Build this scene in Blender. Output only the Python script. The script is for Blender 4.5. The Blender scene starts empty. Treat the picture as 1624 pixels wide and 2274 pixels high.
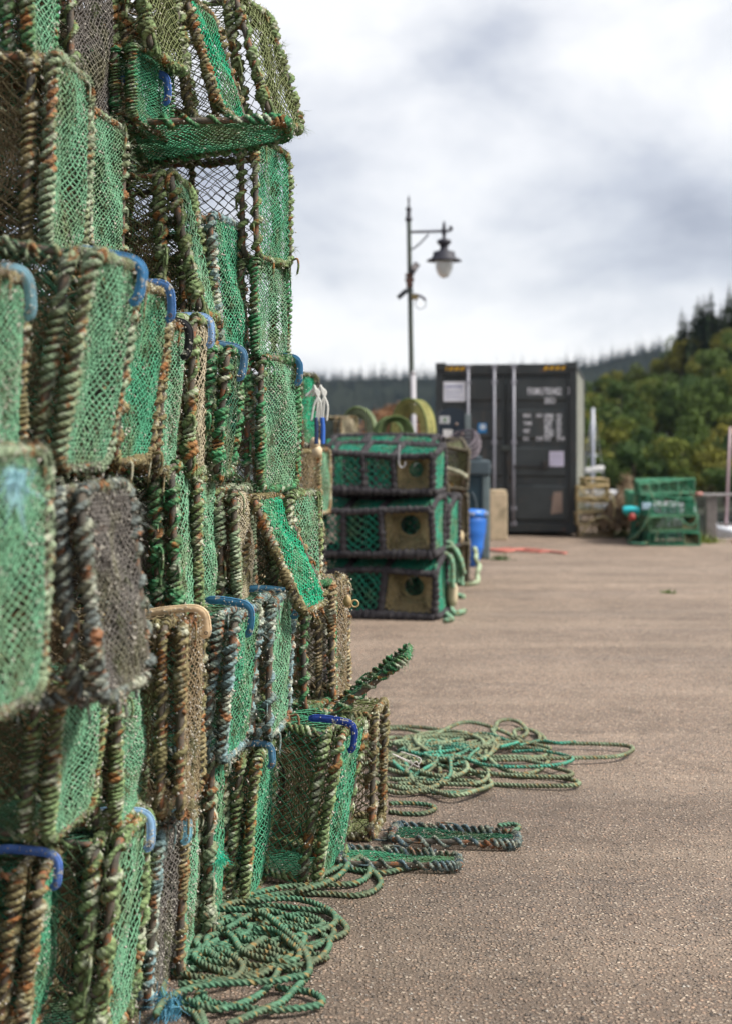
import bpy, math, random
import numpy as np
from mathutils import Matrix, Vector, Euler
R = math.radians
PI = math.pi
SC = bpy.context.scene
COL = SC.collection
# ---------------------------------------------------------------- camera model
F = 3383.0            # focal length in units of a 1624 x 2274 picture (50 mm on a 24 mm wide frame)
CX, HY, EYE = 812.0, 965.0, 1.65
def at(x, y, d):      # picture point at distance d
    return Vector(((x-CX)/F*d, d, EYE-(y-HY)/F*d))
def gd(y): return F*EYE/(y-HY)
def gnd(x, y, z=0.0):
    d = F*(EYE-z)/(y-HY)
    return Vector(((x-CX)/F*d, d, z))

# ---------------------------------------------------------------- mesh builder
class MB:
    def __init__(s):
        s.v=[]; s.q=[]; s.t=[]; s.n=0; s.uv=[]
    def add(s, v, q=None, t=None, mat=0, smooth=True, uv=None):
        v=np.asarray(v,float).reshape(-1,3)
        s.v.append(v)
        s.uv.append(np.zeros((len(v),2)) if uv is None else np.asarray(uv,float))
        if q is not None and len(q):
            q=np.asarray(q,int)+s.n; s.q.append((q,mat,smooth))
        if t is not None and len(t):
            t=np.asarray(t,int)+s.n; s.t.append((t,mat,smooth))
        s.n+=len(v)
    def mesh(s, name, mats):
        me=bpy.data.meshes.new(name)
        if s.n==0: return me
        V=np.concatenate(s.v); UV=np.concatenate(s.uv)
        loops=[];starts=[];mi=[];sm=[];k=0
        for arr,w in ((s.q,4),(s.t,3)):
            for f,m,smo in arr:
                loops.append(f.ravel()); n=len(f)
                starts.append(k+np.arange(n)*w); k+=n*w
                mi.append(np.full(n,m)); sm.append(np.full(n,smo))
        L=np.concatenate(loops).astype(np.int32); S=np.concatenate(starts).astype(np.int32)
        me.vertices.add(len(V)); me.vertices.foreach_set('co',V.astype(np.float32).ravel())
        me.loops.add(len(L)); me.loops.foreach_set('vertex_index',L)
        me.polygons.add(len(S)); me.polygons.foreach_set('loop_start',S)
        me.polygons.foreach_set('material_index',np.concatenate(mi).astype(np.int32))
        me.polygons.foreach_set('use_smooth',np.concatenate(sm).astype(bool))
        uvl=me.uv_layers.new(name='UVMap')
        uvl.data.foreach_set('uv',UV[L].astype(np.float32).ravel())
        me.update(calc_edges=True)
        for m in mats: me.materials.append(m)
        return me
    # ---- shapes
    def box(s, lo, hi, mat=0, M=None, bev=0.0):
        lo=np.array(lo,float); hi=np.array(hi,float)
        if bev<=0:
            c=np.array([[x,y,z] for z in (lo[2],hi[2]) for y in (lo[1],hi[1]) for x in (lo[0],hi[0])])
            q=[[0,2,3,1],[4,5,7,6],[0,1,5,4],[2,6,7,3],[0,4,6,2],[1,3,7,5]]
            if M is not None: c=xf(c,M)
            s.add(c,q,mat=mat,smooth=False); return
        b=min(bev,0.49*float(np.min(hi-lo)))
        import bmesh
        bm=bmesh.new(); bmesh.ops.create_cube(bm,size=1.0)
        for v in bm.verts:
            v.co=Vector([lo[i]+(v.co[i]+.5)*(hi[i]-lo[i]) for i in range(3)])
        bmesh.ops.bevel(bm,geom=list(bm.edges),offset=b,segments=2,affect='EDGES',profile=.6)
        s.bm(bm,mat,M); bm.free()
    def bm(s,bm,mat=0,M=None,smooth=False):
        bm.verts.index_update()
        v=np.array([x.co[:] for x in bm.verts])
        if M is not None: v=xf(v,M)
        q=[];t=[]
        for f in bm.faces:
            ix=[x.index for x in f.verts]
            if len(ix)==4:q.append(ix)
            else:
                for i in range(1,len(ix)-1): t.append([ix[0],ix[i],ix[i+1]])
        s.add(v,q,t,mat=mat,smooth=smooth)
    def tube(s, P, r, sides=6, closed=False, mat=0, N0=None, lobes=0, amp=0.0, twist=0.0, cap=True, ell=None):
        P=np.asarray(P,float); n=len(P)
        if closed: T=np.roll(P,-1,0)-np.roll(P,1,0)
        else: T=np.gradient(P,axis=0)
        T/=np.linalg.norm(T,axis=1)[:,None]+1e-12
        if N0 is not None and np.ndim(N0)==2:
            N=N0-(N0*T).sum(1)[:,None]*T
        elif N0 is not None:
            N=np.tile(np.asarray(N0,float),(n,1)); N=N-(N*T).sum(1)[:,None]*T
        else:
            N=np.zeros_like(P); a=np.array([0,0,1.0])
            if abs(T[0]@a)>.9: a=np.array([1.0,0,0])
            cur=a-(a@T[0])*T[0]
            for i in range(n):
                cur=cur-(cur@T[i])*T[i]; cur=cur/(math.sqrt(cur@cur)+1e-12); N[i]=cur
        N/=np.linalg.norm(N,axis=1)[:,None]+1e-12
        B=np.cross(T,N)
        L=np.concatenate([[0],np.cumsum(np.linalg.norm(np.diff(P,axis=0),axis=1))])
        rr=np.broadcast_to(np.asarray(r,float),(n,))
        th=np.arange(sides)/sides*2*PI
        lob=1+amp*np.cos(lobes*th) if lobes else np.ones(sides)
        ang=th[None,:]+(twist*L)[:,None]
        ca=np.cos(ang)*lob; sa=np.sin(ang)*lob
        if ell: ca=ca*ell[0]; sa=sa*ell[1]
        V=P[:,None,:]+rr[:,None,None]*(ca[:,:,None]*N[:,None,:]+sa[:,:,None]*B[:,None,:])
        uv=np.stack([np.repeat(L,sides),np.tile(th/(2*PI),n)],1)
        i=np.arange(n if closed else n-1); j=np.arange(sides)
        I,J=np.meshgrid(i,j,indexing='ij'); I2=(I+1)%n; J2=(J+1)%sides
        q=np.stack([I*sides+J,I*sides+J2,I2*sides+J2,I2*sides+J],-1).reshape(-1,4)
        base=s.n
        s.add(V.reshape(-1,3),q,mat=mat,uv=uv)
        if cap and not closed:
            c=np.stack([P[0],P[-1]])
            t=[]
            for jj in range(sides):
                t.append([-n*sides+(jj+1)%sides,-n*sides+jj,0])
                t.append([-sides+jj,-sides+(jj+1)%sides,1])
            s.add(c,None,np.array(t),mat=mat)
    def segs(s,A,B,r,sides=3,mat=0):
        A=np.asarray(A,float);B=np.asarray(B,float)
        if len(A)==0:return
        T=B-A; L=np.linalg.norm(T,axis=1); k=L>1e-6; A=A[k];B=B[k];T=T[k]/L[k][:,None]
        ref=np.where(np.abs(T[:,2:3])>.8,np.array([[1.0,0,0]]),np.array([[0,0,1.0]]))
        N=np.cross(T,ref); N/=np.linalg.norm(N,axis=1)[:,None]; Bn=np.cross(T,N)
        th=np.arange(sides)/sides*2*PI
        o=np.cos(th)[None,:,None]*N[:,None,:]+np.sin(th)[None,:,None]*Bn[:,None,:]
        r=np.broadcast_to(np.asarray(r,float),(len(T),))[:,None,None]
        V=np.concatenate([A[:,None,:]+r*o,B[:,None,:]+r*o],1)
        n=len(T); j=np.arange(sides); j2=(j+1)%sides
        q=np.stack([j,j2,sides+j2,sides+j],1)[None]+(np.arange(n)*2*sides)[:,None,None]
        s.add(V.reshape(-1,3),q.reshape(-1,4),mat=mat)
    def blobs(s,C,r,rng,mat=0,flat=None):
        C=np.asarray(C,float); n=len(C)
        if n==0:return
        o=np.array([[1,0,0],[-1,0,0],[0,1,0],[0,-1,0],[0,0,1],[0,0,-1]],float)
        f=np.array([[0,2,4],[2,1,4],[1,3,4],[3,0,4],[2,0,5],[1,2,5],[3,1,5],[0,3,5]])
        sc=np.broadcast_to(np.asarray(r,float),(n,))[:,None]*rng.uniform(.6,1.3,(n,3))
        if flat is not None: sc=sc*np.asarray(flat)
        # random rotation about z
        a=rng.uniform(0,2*PI,n); V=o[None]*sc[:,None,:]
        x=V[:,:,0]*np.cos(a)[:,None]-V[:,:,1]*np.sin(a)[:,None]
        y=V[:,:,0]*np.sin(a)[:,None]+V[:,:,1]*np.cos(a)[:,None]
        V=np.stack([x,y,V[:,:,2]],-1)+C[:,None,:]
        t=f[None]+(np.arange(n)*6)[:,None,None]
        s.add(V.reshape(-1,3),None,t.reshape(-1,3),mat=mat,smooth=True)
    def hairs(s,C,D,L,w,rng,mat=0):
        C=np.asarray(C,float);n=len(C)
        if n==0:return
        D=D+rng.normal(0,.6,(n,3)); D/=np.linalg.norm(D,axis=1)[:,None]
        side=np.cross(D,rng.normal(0,1,(n,3))); side/=np.linalg.norm(side,axis=1)[:,None]+1e-9
        l=L*rng.uniform(.4,1.4,(n,1))
        bend=rng.normal(0,.35,(n,3))*l
        V=np.stack([C-side*w,C+side*w,C+D*l*.6+bend*.3+side*w*.7,C+D*l*.6+bend*.3-side*w*.7,C+D*l+bend],1)
        k=np.arange(n)*5
        q=np.stack([k,k+1,k+2,k+3],1); t=np.stack([k+3,k+2,k+4],1)
        s.add(V.reshape(-1,3),q,t,mat=mat,smooth=False)
    def lathe(s,prof,sides=24,mat=0,M=None,smooth=True):
        prof=np.array(prof,float); n=len(prof); th=np.arange(sides)/sides*2*PI
        V=np.stack([prof[:,0:1]*np.cos(th),prof[:,0:1]*np.sin(th),np.repeat(prof[:,1:2],sides,1)],-1).reshape(-1,3)
        if M is not None:V=xf(V,M)
        i=np.arange(n-1);j=np.arange(sides);I,J=np.meshgrid(i,j,indexing='ij');J2=(J+1)%sides
        q=np.stack([I*sides+J,I*sides+J2,(I+1)*sides+J2,(I+1)*sides+J],-1).reshape(-1,4)
        s.add(V,q,mat=mat,smooth=smooth)
    def grid(s,X,Y,Z,mat=0,smooth=True):
        n,m=X.shape
        V=np.stack([X,Y,Z],-1).reshape(-1,3)
        I,J=np.meshgrid(np.arange(n-1),np.arange(m-1),indexing='ij')
        q=np.stack([I*m+J,(I+1)*m+J,(I+1)*m+J+1,I*m+J+1],-1).reshape(-1,4)
        s.add(V,q,mat=mat,smooth=smooth)
def xf(v,M):
    A=np.array(M); return np.asarray(v)@A[:3,:3].T+A[:3,3]
def resample(P,step,closed=False):
    P=np.asarray(P,float)
    if closed: P=np.vstack([P,P[:1]])
    L=np.concatenate([[0],np.cumsum(np.linalg.norm(np.diff(P,axis=0),axis=1))])
    n=max(4,int(round(L[-1]/step))); t=np.linspace(0,L[-1],n+1)
    if closed: t=t[:-1]
    return np.stack([np.interp(t,L,P[:,k]) for k in range(P.shape[1])],1)
def spline(P,sub=12,closed=False):
    P=np.asarray(P,float); n=len(P); out=[]
    for i in range(n if closed else n-1):
        g=(lambda k:P[k%n]) if closed else (lambda k:P[min(max(k,0),n-1)])
        a,b,c,d=g(i-1),g(i),g(i+1),g(i+2)
        t=np.linspace(0,1,sub,endpoint=False)[:,None]
        out.append(.5*((2*b)+(-a+c)*t+(2*a-5*b+4*c-d)*t**2+(-a+3*b-3*c+d)*t**3))
    if not closed: out.append(P[-1:])
    return np.concatenate(out)
def wob(rng,n=4,k=6.0):
    a=rng.normal(0,1,n);f=rng.uniform(.5,1,n)*k;p=rng.uniform(0,2*PI,n);f2=rng.uniform(-1,1,n)*k
    def fn(u,v=0.0): return sum(a[i]*np.sin(f[i]*u+f2[i]*v+p[i]) for i in range(n))/n**.5
    return fn

# ---------------------------------------------------------------- objects
def link(name,me,parent=None,M=None,color=None):
    o=bpy.data.objects.new(name,me); COL.objects.link(o)
    if parent is not None:o.parent=parent
    if M is not None:
        l,r,sc=M.decompose(); o.location=l; o.rotation_euler=r.to_euler(); o.scale=sc
    if color is not None:o.color=(*color[:3],1)
    return o
def tag(o,label,cat,group=None,kind=None):
    if label:o['label']=label
    if cat:o['category']=cat
    if group:o['group']=group
    if kind:o['kind']=kind
    return o
def thing(name,label,cat,M=None,group=None):
    return tag(link(name,None,None,M),label,cat,group)
def part(name,mb,mats,parent,M=None,color=None):
    if not isinstance(mats,(list,tuple)):mats=[mats]
    return link(name,mb.mesh(name,mats),parent,M,color)
def TR(x,y,z):return Matrix.Translation((x,y,z))
def RZ(a):return Matrix.Rotation(a,4,'Z')
def RX(a):return Matrix.Rotation(a,4,'X')
def RY(a):return Matrix.Rotation(a,4,'Y')
def SCL(x,y,z):return Matrix.Diagonal((x,y,z,1))
HAZE=0.00008; EXPO=1.2
# ---------------------------------------------------------------- materials
class NT:
    def __init__(s,name):
        s.m=bpy.data.materials.new(name); s.m.use_nodes=True
        s.t=s.m.node_tree; s.t.nodes.clear()
        s.out=s.n('ShaderNodeOutputMaterial'); s.b=s.n('ShaderNodeBsdfPrincipled')
        s.l(s.b.outputs[0],s.out.inputs[0])
    def n(s,t,**k):
        x=s.t.nodes.new(t)
        for a,b in k.items():setattr(x,a,b)
        return x
    def l(s,a,b):s.t.links.new(a,b)
    def noise(s,scale,detail=4,rough=.6,vec=None,dist=0):
        x=s.n('ShaderNodeTexNoise');x.inputs['Scale'].default_value=scale;x.inputs['Detail'].default_value=detail
        x.inputs['Roughness'].default_value=rough;x.inputs['Distortion'].default_value=dist
        if vec is not None:s.l(vec,x.inputs['Vector'])
        return x.outputs['Fac']
    def obj(s):
        return s.n('ShaderNodeTexCoord').outputs['Object']
    def pos(s):
        return s.n('ShaderNodeNewGeometry').outputs['Position']
    def ramp(s,fac,stops,interp='LINEAR'):
        x=s.n('ShaderNodeValToRGB');x.color_ramp.interpolation=interp;e=x.color_ramp.elements
        while len(e)<len(stops):e.new(.5)
        for i,(p,c) in enumerate(stops):
            e[i].position=p; c=(c,c,c) if not hasattr(c,'__len__') else c; e[i].color=(*c[:3],1)
        s.l(fac,x.inputs[0]);return x.outputs[0]
    def mix(s,fac,a,b,mode='MIX'):
        x=s.n('ShaderNodeMix',data_type='RGBA',blend_type=mode)
        for v,i in ((fac,0),(a,6),(b,7)):
            if hasattr(v,'is_output'):s.l(v,x.inputs[i])
            else:
                x.inputs[i].default_value=v if i==0 else (*v[:3],1)
        return x.outputs[2]
    def math(s,op,a,b=None,c=None):
        x=s.n('ShaderNodeMath',operation=op)
        for i,v in enumerate((a,b,c)):
            if v is None:continue
            if hasattr(v,'is_output'):s.l(v,x.inputs[i])
            else:x.inputs[i].default_value=v
        return x.outputs[0]
    def mul(s,col,fac):  # colour times scalar
        x=s.n('ShaderNodeVectorMath',operation='SCALE');s.l(col,x.inputs[0])
        if hasattr(fac,'is_output'):s.l(fac,x.inputs['Scale'])
        else:x.inputs['Scale'].default_value=fac
        return x.outputs[0]
    def bump(s,h,strength=.5,dist=.01):
        x=s.n('ShaderNodeBump');x.inputs['Strength'].default_value=strength;x.inputs['Distance'].default_value=dist
        s.l(h,x.inputs['Height']);s.l(x.outputs[0],s.b.inputs['Normal'])
    def fin(s,col=None,rough=.8,metal=0,spec=.5):
        if col is not None:
            if hasattr(col,'is_output'):s.l(col,s.b.inputs['Base Color'])
            else:s.b.inputs['Base Color'].default_value=(*col[:3],1)
        if hasattr(rough,'is_output'):s.l(rough,s.b.inputs['Roughness'])
        else:s.b.inputs['Roughness'].default_value=rough
        s.b.inputs['Metallic'].default_value=metal
        s.b.inputs['Specular IOR Level'].default_value=spec
        return s.m
    def ocol(s):
        return s.n('ShaderNodeObjectInfo').outputs['Color']
    def orand(s):
        return s.n('ShaderNodeObjectInfo').outputs['Random']
    def vec_off(s,vec):  # shift texture per object
        x=s.n('ShaderNodeVectorMath',operation='MULTIPLY_ADD');s.l(vec,x.inputs[0]);x.inputs[1].default_value=(1,1,1)
        r=s.orand();c=s.n('ShaderNodeCombineXYZ')
        for i,k in enumerate((37.,91.,53.)):s.l(s.math('MULTIPLY',r,k),c.inputs[i])
        s.l(c.outputs[0],x.inputs[2]);return x.outputs[0]

def m_rope():
    s=NT('tarred_rope');v=s.vec_off(s.obj())
    n1=s.noise(9,5,.65,v);n2=s.noise(60,4,.7,v);n3=s.noise(22,3,.6,v)
    c=s.ocol()
    c=s.mix(s.ramp(n1,[(.46,0),(.62,.65)]),c,(.15,.145,.065))           # silt and moss
    c=s.mix(s.ramp(s.noise(38,3,.6,v),[(.54,0),(.62,.55)]),c,(.06,.055,.035))
    c=s.mix(s.ramp(n3,[(.54,0),(.64,.75)]),c,(.40,.41,.32))               # bleached strands
    c=s.mix(s.ramp(s.noise(14,3,.5,v,1.),[(.575,0),(.635,.8)]),c,(.23,.085,.028)) # rust bleed
    c=s.mul(c,s.ramp(n2,[(.30,.28),(.70,1.75)]))
    s.bump(s.noise(420,3,.7,v),.6,.003)
    return s.fin(c,.92,0,.2)
def m_bar():
    s=NT('rusted_bar');v=s.vec_off(s.obj())
    n=s.noise(16,5,.7,v)
    c=s.ramp(n,[(.3,(.04,.04,.04)),(.44,(.075,.066,.05)),(.54,(.11,.082,.058)),(.60,(.25,.09,.03)),(.65,(.09,.075,.055)),(.75,(.2,.2,.19))])
    s.bump(s.noise(130,4,.7,v),.7,.003)
    return s.fin(c,.8)
def m_net():
    s=NT('netting_twine');v=s.vec_off(s.obj())
    n1=s.noise(5,4,.6,v);n2=s.noise(45,3,.6,v)
    c=s.ocol()
    c=s.mix(s.ramp(n1,[(.48,0),(.70,.7)]),c,(.12,.12,.05))
    c=s.mul(c,s.ramp(n2,[(.25,.6),(.75,1.4)]))
    c=s.mix(s.ramp(s.noise(70,3,.5,v),[(.64,0),(.69,.8)]),c,(.42,.40,.33))
    s.bump(s.noise(500,2,.6,v),.4,.002)
    return s.fin(c,.85,0,.3)
def m_plain(name,col,rough=.6,var=.25,scale=8,metal=0,bump=.0,spec=.5,dirt=None,dscale=3):
    s=NT(name);v=s.vec_off(s.obj())
    c=s.mul(s.mix(0,col,col),s.ramp(s.noise(scale,5,.65,v),[(.25,1-var),(.75,1+var)]))
    if dirt is not None:c=s.mix(s.ramp(s.noise(dscale,5,.65,v,.5),[(.5,0),(.68,.8)]),c,dirt)
    if bump:s.bump(s.noise(scale*10,4,.6,v),bump,.004)
    return s.fin(c,rough,metal,spec)
def m_obj(name,rough=.5,var=.3,scale=10,spec=.5,dirt=None,bump=0,dlo=.52,dhi=.68):
    s=NT(name);v=s.vec_off(s.obj());c=s.mul(s.ocol(),s.ramp(s.noise(scale,5,.65,v),[(.25,1-var),(.75,1+var)]))
    if dirt is not None:c=s.mix(s.ramp(s.noise(scale*.5,5,.7,v,.3),[(dlo,0),(dhi,.85)]),c,dirt)
    if bump:s.bump(s.noise(scale*12,3,.6,v),bump,.004)
    return s.fin(c,rough,0,spec)
def m_hook():
    s=NT('hook_plastic');v=s.vec_off(s.obj())
    c=s.mul(s.ocol(),s.ramp(s.noise(20,4,.6,v),[(.3,.75),(.7,1.3)]))
    c=s.mix(s.ramp(s.noise(45,3,.55,v),[(.60,0),(.64,.9)]),c,(.5,.48,.42))
    s.bump(s.noise(90,3,.6,v),.5,.003)
    return s.fin(c,.7,0,.3)
def m_lay():   # laid three-strand line, one strand flecked orange
    s=NT('laid_line');uv=s.n('ShaderNodeTexCoord').outputs['UV'];v=s.vec_off(s.obj())
    sp=s.n('ShaderNodeSeparateXYZ');s.l(uv,sp.inputs[0]);u,w=sp.outputs[0],sp.outputs[1]
    inst=s.math('LESS_THAN',w,.24)
    fl=s.math('GREATER_THAN',s.math('SINE',s.math('MULTIPLY_ADD',u,170,s.math('MULTIPLY',s.noise(14,3,.6,v),22))),.15)
    c=s.ocol()
    c=s.mul(c,s.ramp(s.noise(30,4,.6,v),[(.25,.5),(.75,1.5)]))
    c=s.mix(s.ramp(s.noise(5,4,.6,v),[(.42,0),(.62,.75)]),c,(.12,.12,.07))
    c=s.mix(s.math('MULTIPLY',s.math('MULTIPLY',inst,fl),.6),c,(.30,.17,.05))
    s.bump(s.noise(500,2,.6,v),.4,.002)
    return s.fin(c,.8,0,.3)
def m_ground():
    s=NT('quay_concrete');p=s.pos()
    vo=s.n('ShaderNodeTexVoronoi',feature='F1');vo.inputs['Scale'].default_value=78
    wp=s.n('ShaderNodeVectorMath',operation='ADD');s.l(p,wp.inputs[0])
    nz=s.n('ShaderNodeTexNoise');nz.inputs['Scale'].default_value=60;s.l(p,nz.inputs['Vector'])
    sc=s.n('ShaderNodeVectorMath',operation='SCALE');s.l(nz.outputs['Color'],sc.inputs[0]);sc.inputs['Scale'].default_value=.012
    s.l(sc.outputs[0],wp.inputs[1]);s.l(wp.outputs[0],vo.inputs['Vector'])
    hs=s.n('ShaderNodeSeparateColor');s.l(vo.outputs['Color'],hs.inputs[0])
    st=s.ramp(hs.outputs[0],[(0,(.08,.066,.056)),(.10,(.20,.16,.13)),(.22,(.40,.30,.22)),(.42,(.53,.385,.28)),(.62,(.60,.40,.28)),(.74,(.37,.305,.25)),(.83,(.70,.56,.43)),(1,(.80,.71,.60))],'CONSTANT')
    mortar=(.195,.145,.108)
    gate=s.ramp(vo.outputs['Distance'],[(.30,1),(.62,0)])
    size=s.ramp(hs.outputs[1],[(.25,.15),(.6,1)])
    c=s.mix(s.math('MULTIPLY',gate,size),mortar,st)
    big=s.noise(.55,5,.65,p);mid=s.noise(3.2,5,.65,p)
    c=s.mul(c,s.ramp(big,[(.3,.78),(.7,1.18)]))
    c=s.mul(c,s.ramp(mid,[(.25,.8),(.75,1.2)]))
    mp=s.n('ShaderNodeMapping');mp.inputs['Scale'].default_value=(.12,1.3,1);s.l(p,mp.inputs[0])
    streak=s.noise(1.0,5,.6,mp.outputs[0])
    c=s.mix(s.ramp(streak,[(.50,0),(.66,.2)]),c,(.55,.43,.32))
    wet=s.noise(.8,4,.6,mp.outputs[0])
    c=s.mul(c,s.ramp(wet,[(.34,.93),(.5,1)]))
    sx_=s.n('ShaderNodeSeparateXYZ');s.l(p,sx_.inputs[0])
    # darker strip along the foot of the stack, noisy outer edge
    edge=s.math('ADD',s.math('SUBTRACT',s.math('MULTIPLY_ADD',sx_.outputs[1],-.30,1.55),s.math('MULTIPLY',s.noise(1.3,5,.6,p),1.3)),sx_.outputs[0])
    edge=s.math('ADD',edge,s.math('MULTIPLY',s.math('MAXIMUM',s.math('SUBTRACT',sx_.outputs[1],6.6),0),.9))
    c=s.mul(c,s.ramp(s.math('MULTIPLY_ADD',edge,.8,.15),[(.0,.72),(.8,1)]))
    st2=s.noise(1.7,6,.7,p,1.2)
    c=s.mul(c,s.ramp(st2,[(.58,1),(.66,.74)]))
    crk=s.n('ShaderNodeTexVoronoi',feature='DISTANCE_TO_EDGE');crk.inputs['Scale'].default_value=.33
    wv=s.n('ShaderNodeVectorMath',operation='ADD');nz2=s.n('ShaderNodeTexNoise');nz2.inputs['Scale'].default_value=1.6;nz2.inputs['Detail'].default_value=5;s.l(p,nz2.inputs['Vector']);s.l(p,wv.inputs[0])
    sc2=s.n('ShaderNodeVectorMath',operation='SCALE');s.l(nz2.outputs['Color'],sc2.inputs[0]);sc2.inputs['Scale'].default_value=.9;s.l(sc2.outputs[0],wv.inputs[1]);s.l(wv.outputs[0],crk.inputs['Vector'])
    c=s.mul(c,s.ramp(crk.outputs['Distance'],[(0,.82),(.002,.86),(.004,1)]))
    h=s.math('ADD',s.math('MULTIPLY',gate,s.math('MULTIPLY',size,1.0)),s.math('MULTIPLY',s.noise(300,3,.7,p),.4))
    s.bump(h,1.0,.009)
    rough=s.ramp(wet,[(.34,.5),(.52,.75)])
    return s.fin(c,rough,0,.35)
def m_leaf(name,a,b,c2):
    s=NT(name);v=s.obj();r=s.orand()
    c=s.ramp(r,[(0,a),(.55,b),(1,c2)])
    c=s.mul(c,s.ramp(s.noise(1.3,3,.6,s.vec_off(v)),[(.3,.55),(.7,1.45)]))
    g=s.fin(c,.75,0,.2)
    return g
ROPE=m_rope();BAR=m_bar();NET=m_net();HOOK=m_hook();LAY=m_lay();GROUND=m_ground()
WEED=m_plain('dried_weed',(.075,.085,.035),.9,.5,30)
BARN=m_plain('barnacle',(.42,.39,.33),.8,.35,60)
PEB=m_obj('pebble',.8,.3,60)
FRAME=m_obj('bound_frame',.9,.45,22,.2,(.10,.095,.09),.6)
PAINT=m_obj('weathered_paint',.55,.15,6,.4,(.10,.075,.05),.2,.60,.8)
CLEAN=m_obj('smooth_plastic',.4,.12,5,.5)
WHITE=m_plain('white_print',(.72,.72,.74),.6,.08)
# ---------------------------------------------------------------- creel meshes
W0,H0,D0,LX=.36,.48,.72,.055
def rrect(w,h,r,step=.004):
    pts=[]
    for cx,cy,a0 in ((w-r,h-r,0),(r,h-r,PI/2),(r,r,PI),(w-r,r,1.5*PI)):
        for k in range(9):
            a=a0+k/8*PI/2; pts.append((cx+r*math.cos(a),cy+r*math.sin(a)))
    return resample(np.array(pts),step,True)
def wrap(mb,P,normal,rng,closed=True,Rr=.0142,r=.0092,pitch=.054,mat=0,sparse=.36,hair=300,step=.0028):
    P=resample(P,step,closed); n=len(P)
    T=(np.roll(P,-1,0)-np.roll(P,1,0)) if closed else np.gradient(P,axis=0)
    T/=np.linalg.norm(T,axis=1)[:,None]
    N=np.tile(np.asarray(normal,float),(n,1)); B=np.cross(T,N)
    s=np.arange(n)*step
    hz_=np.abs(T[:,1])>.75
    f1=wob(rng,4,9.);f2=wob(rng,5,60.);f3=wob(rng,5,25.)
    v1=f1(s);dens=np.where(v1>(1-2*sparse)*1.1,.75,np.where(v1<-.45,1.3,1.0))
    dens=np.where(hz_,dens*2.6,dens) if closed else dens
    k=np.ones(15)/15; dens=np.convolve(np.pad(dens,7,mode='edge'),k,'valid')
    rate=2*PI/pitch*dens*(1+.42*f2(s*.8))
    ph=np.cumsum(rate)*step
    if closed: ph*=round(ph[-1]/(2*PI))*2*PI/ph[-1]
    Rj=Rr*(1+.2*f3(s)); rj=r*np.clip(1+.3*f2(s*1.3+9),.55,1.6)
    if closed:
        thin=np.convolve(np.pad(np.where(hz_,.62,1.0),12,mode='wrap'),np.ones(25)/25,'valid');rj=rj*thin;Rj=Rj-r*(1-thin)*.6
    out=np.cos(ph)[:,None]*N+np.sin(ph)[:,None]*B
    Q=P+Rj[:,None]*out
    mb.tube(Q,rj,sides=9,closed=closed,mat=mat,N0=out,lobes=3,amp=.2,twist=2*PI/.04)
    # the second turn of the binding, worn away along some stretches
    keep=(wob(rng,4,8.)(s)>-1.15+2.2*sparse)
    e=np.flatnonzero(np.diff(np.concatenate([[0],keep.astype(int),[0]])))
    for a_,b_ in zip(e[::2],e[1::2]):
        if b_-a_<14:continue
        w_=slice(a_,b_);o2=-out[w_];mb.tube(P[w_]+(Rj[w_]*rng.uniform(.95,1.08))[:,None]*o2,rj[w_]*rng.uniform(.85,1.1),sides=9,mat=mat,N0=o2,lobes=3,amp=.2,twist=2*PI/.04)
    if hair:
        i=rng.integers(0,n,hair); mb.hairs(Q[i]+out[i]*r*.8,out[i]*1.0,.008,.0006,rng,mat=mat)
        for c in rng.integers(0,n,7 if closed else 2):   # loose ends left hanging from the binding
            l=rng.uniform(.025,.08);a=Q[c];d=out[c]*rng.uniform(.2,.7)+rng.normal(0,.3,3)
            e=spline([a,a+d*l*.4,a+d*l*.5+np.array([0,0,-l*.5]),a+d*l*.4+np.array([0,0,-l])],5);mb.tube(e,r*rng.uniform(.35,.6),6,False,mat)
            mb.hairs(np.tile(e[-1],(12,1)),np.tile((0,0,-1.),(12,1)),.02,.0006,rng,mat=mat)
        # shaggy tufts
        for c in rng.integers(0,n,max(1,hair//160)):
            m=26; mb.hairs(np.tile(Q[c]+out[c]*r*.6,(m,1))+rng.normal(0,.006,(m,3)),np.tile(out[c]*.6+np.array([0,0,-.8]),(m,1)),.03,.0006,rng,mat=mat)
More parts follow.
